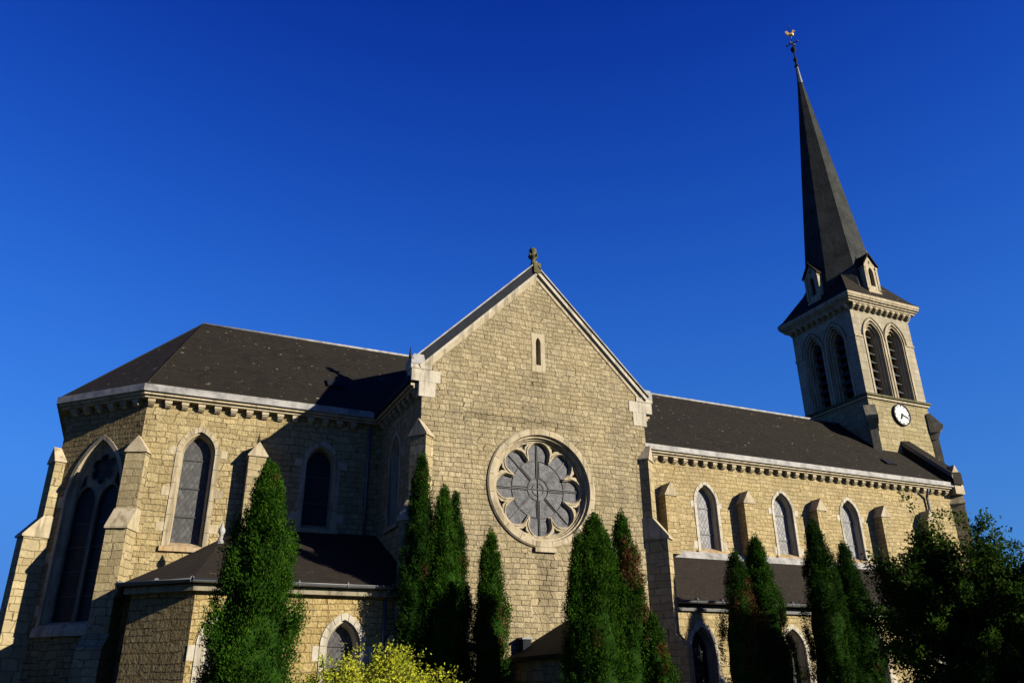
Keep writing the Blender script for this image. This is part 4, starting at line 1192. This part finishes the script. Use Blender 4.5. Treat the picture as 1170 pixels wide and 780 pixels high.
def branchy(name, bx, by, H, Rc, seed, label, mat, nb=70, per=420, leafs=(.10, .16), trunk_h=2.0, rtr=.22, cat='tree', spread=1.0, flat=.8, zlo=.25, clump=.55):
    rng = np.random.default_rng(seed)
    root = empty(name, (bx, by, 0)); tag(root, label, cat)
    q = MB(); q.tube((bx, by, 0), (bx, by, trunk_h), rtr, rtr * .7, n=10)
    Cs, Ds, Ls, Ws = [], [], [], []
    zc = H * (zlo + 1) / 2; hz = H * (1 - zlo) / 2
    for i in range(nb):
        d = rng.normal(size=3); d /= np.linalg.norm(d)
        rr = rng.random() ** .45
        tip = np.array([bx + d[0] * Rc * rr, by + d[1] * Rc * rr, zc + d[2] * hz * rr])
        st = np.array([bx, by, trunk_h * rng.uniform(.7, 1)])
        mid = (st * .55 + tip * .45) + np.array([0, 0, .25 * Rc * rng.random()])
        q.tube(st, mid, rtr * .30, rtr * .16, n=6, caps=False); q.tube(mid, tip, rtr * .16, .012, n=5, caps=False)
        # twigs carry the leaves
        for j in range(7):
            dd = (tip - mid) / (np.linalg.norm(tip - mid) + 1e-6) * .7 + rng.normal(size=3) * .6
            s0 = mid + (tip - mid) * rng.uniform(.35, 1.0); ln = clump * rng.uniform(.5, 1.3); e1 = s0 + dd * ln
            q.tube(s0, e1, .012, .004, n=4, caps=False)
            k = int(per / 7 * rng.uniform(.6, 1.3)); tt = rng.random(k)[:, None]
            c = s0 + (e1 - s0) * tt + rng.normal(size=(k, 3)) * .11 * clump / .55
            Cs.append(c); Ds.append(rng.normal(size=(k, 3)) * .8 + dd * .5 + np.array([0, 0, -.2])); Ls.append(rng.uniform(*leafs, k)); Ws.append(rng.uniform(leafs[0] * .45, leafs[1] * .5, k))
    C = np.vstack(Cs)
    o = leaf_object('foliage', C, np.vstack(Ds), np.concatenate(Ls), np.concatenate(Ws), [mat], np.zeros(len(C)), None, seed)
    t = q.build('trunk' if cat == 'tree' else 'branches', BARK, None, merge=False)
    for x in (o, t): x.parent = root; x.matrix_parent_inverse = Matrix.Translation((-bx, -by, 0))
    return root
branchy('leafy_tree', 9.75, -8.0, 6.2, 2.95, 31, 'large dark broadleaf tree filling the lower right, hiding the west end of the aisle', LEAF, nb=190, per=640, leafs=(.09, .15), trunk_h=2.0, zlo=.05)
branchy('golden_shrub', -7.75, -8.0, 2.42, 1.55, 32, 'yellow-green golden shrub at the bottom edge below the annex window', YEL, nb=130, per=420, leafs=(.045, .085), trunk_h=.5, rtr=.06, cat='shrub', zlo=.1, clump=.30)
# unseen trees, added out of view: this one shades the leafy tree
branchy('leafy_tree', 16.5, -17.5, 7.5, 3.6, 33, 'garden tree standing outside the photograph to the right', LEAF, nb=110, per=300, leafs=(.14, .22), trunk_h=2.2, zlo=.1)

for i_, (tx, ty, th_) in enumerate(((-33, -6, 10), (-31, -19, 12), (-25, -33, 12), (-12, -42, 13), (2, -47, 12))):  # unseen trees added to cut low sky light and deepen the shaded walls
    branchy('leafy_tree', tx, ty, th_, 5.2, 40 + i_, ['roadside tree far to the left of the apse, outside the photograph', 'tree to the left of the photographer, outside the photograph', 'tree behind the photographer on the left, outside the photograph', 'tree straight behind the photographer, outside the photograph', 'tree behind the photographer on the right, outside the photograph'][i_], LEAF, nb=90, per=150, leafs=(.35, .6), trunk_h=2.6, rtr=.3, zlo=.05)

# far house glimpsed past the apse
h = empty('house', (-36, 26, 0)); tag(h, 'dark slate-roofed house, a sliver of it behind the apse at the left edge', 'house')
q = MB(); q.prism([Vector((-6, -4, 0)), Vector((6, -4, 0)), Vector((6, 4, 0)), Vector((-6, 4, 0))], [Vector((-6, -4, 5)), Vector((6, -4, 5)), Vector((6, 4, 5)), Vector((-6, 4, 5))]); q.build('wall', STONE_C, h)
q = MB(); q.prism([Vector((-6.3, -4.4, 4.9)), Vector((-6.3, 0, 8.4)), Vector((-6.3, 4.4, 4.9))], [Vector((6.3, -4.4, 4.9)), Vector((6.3, 0, 8.4)), Vector((6.3, 4.4, 4.9))]); q.build('roof', SLATE, h)
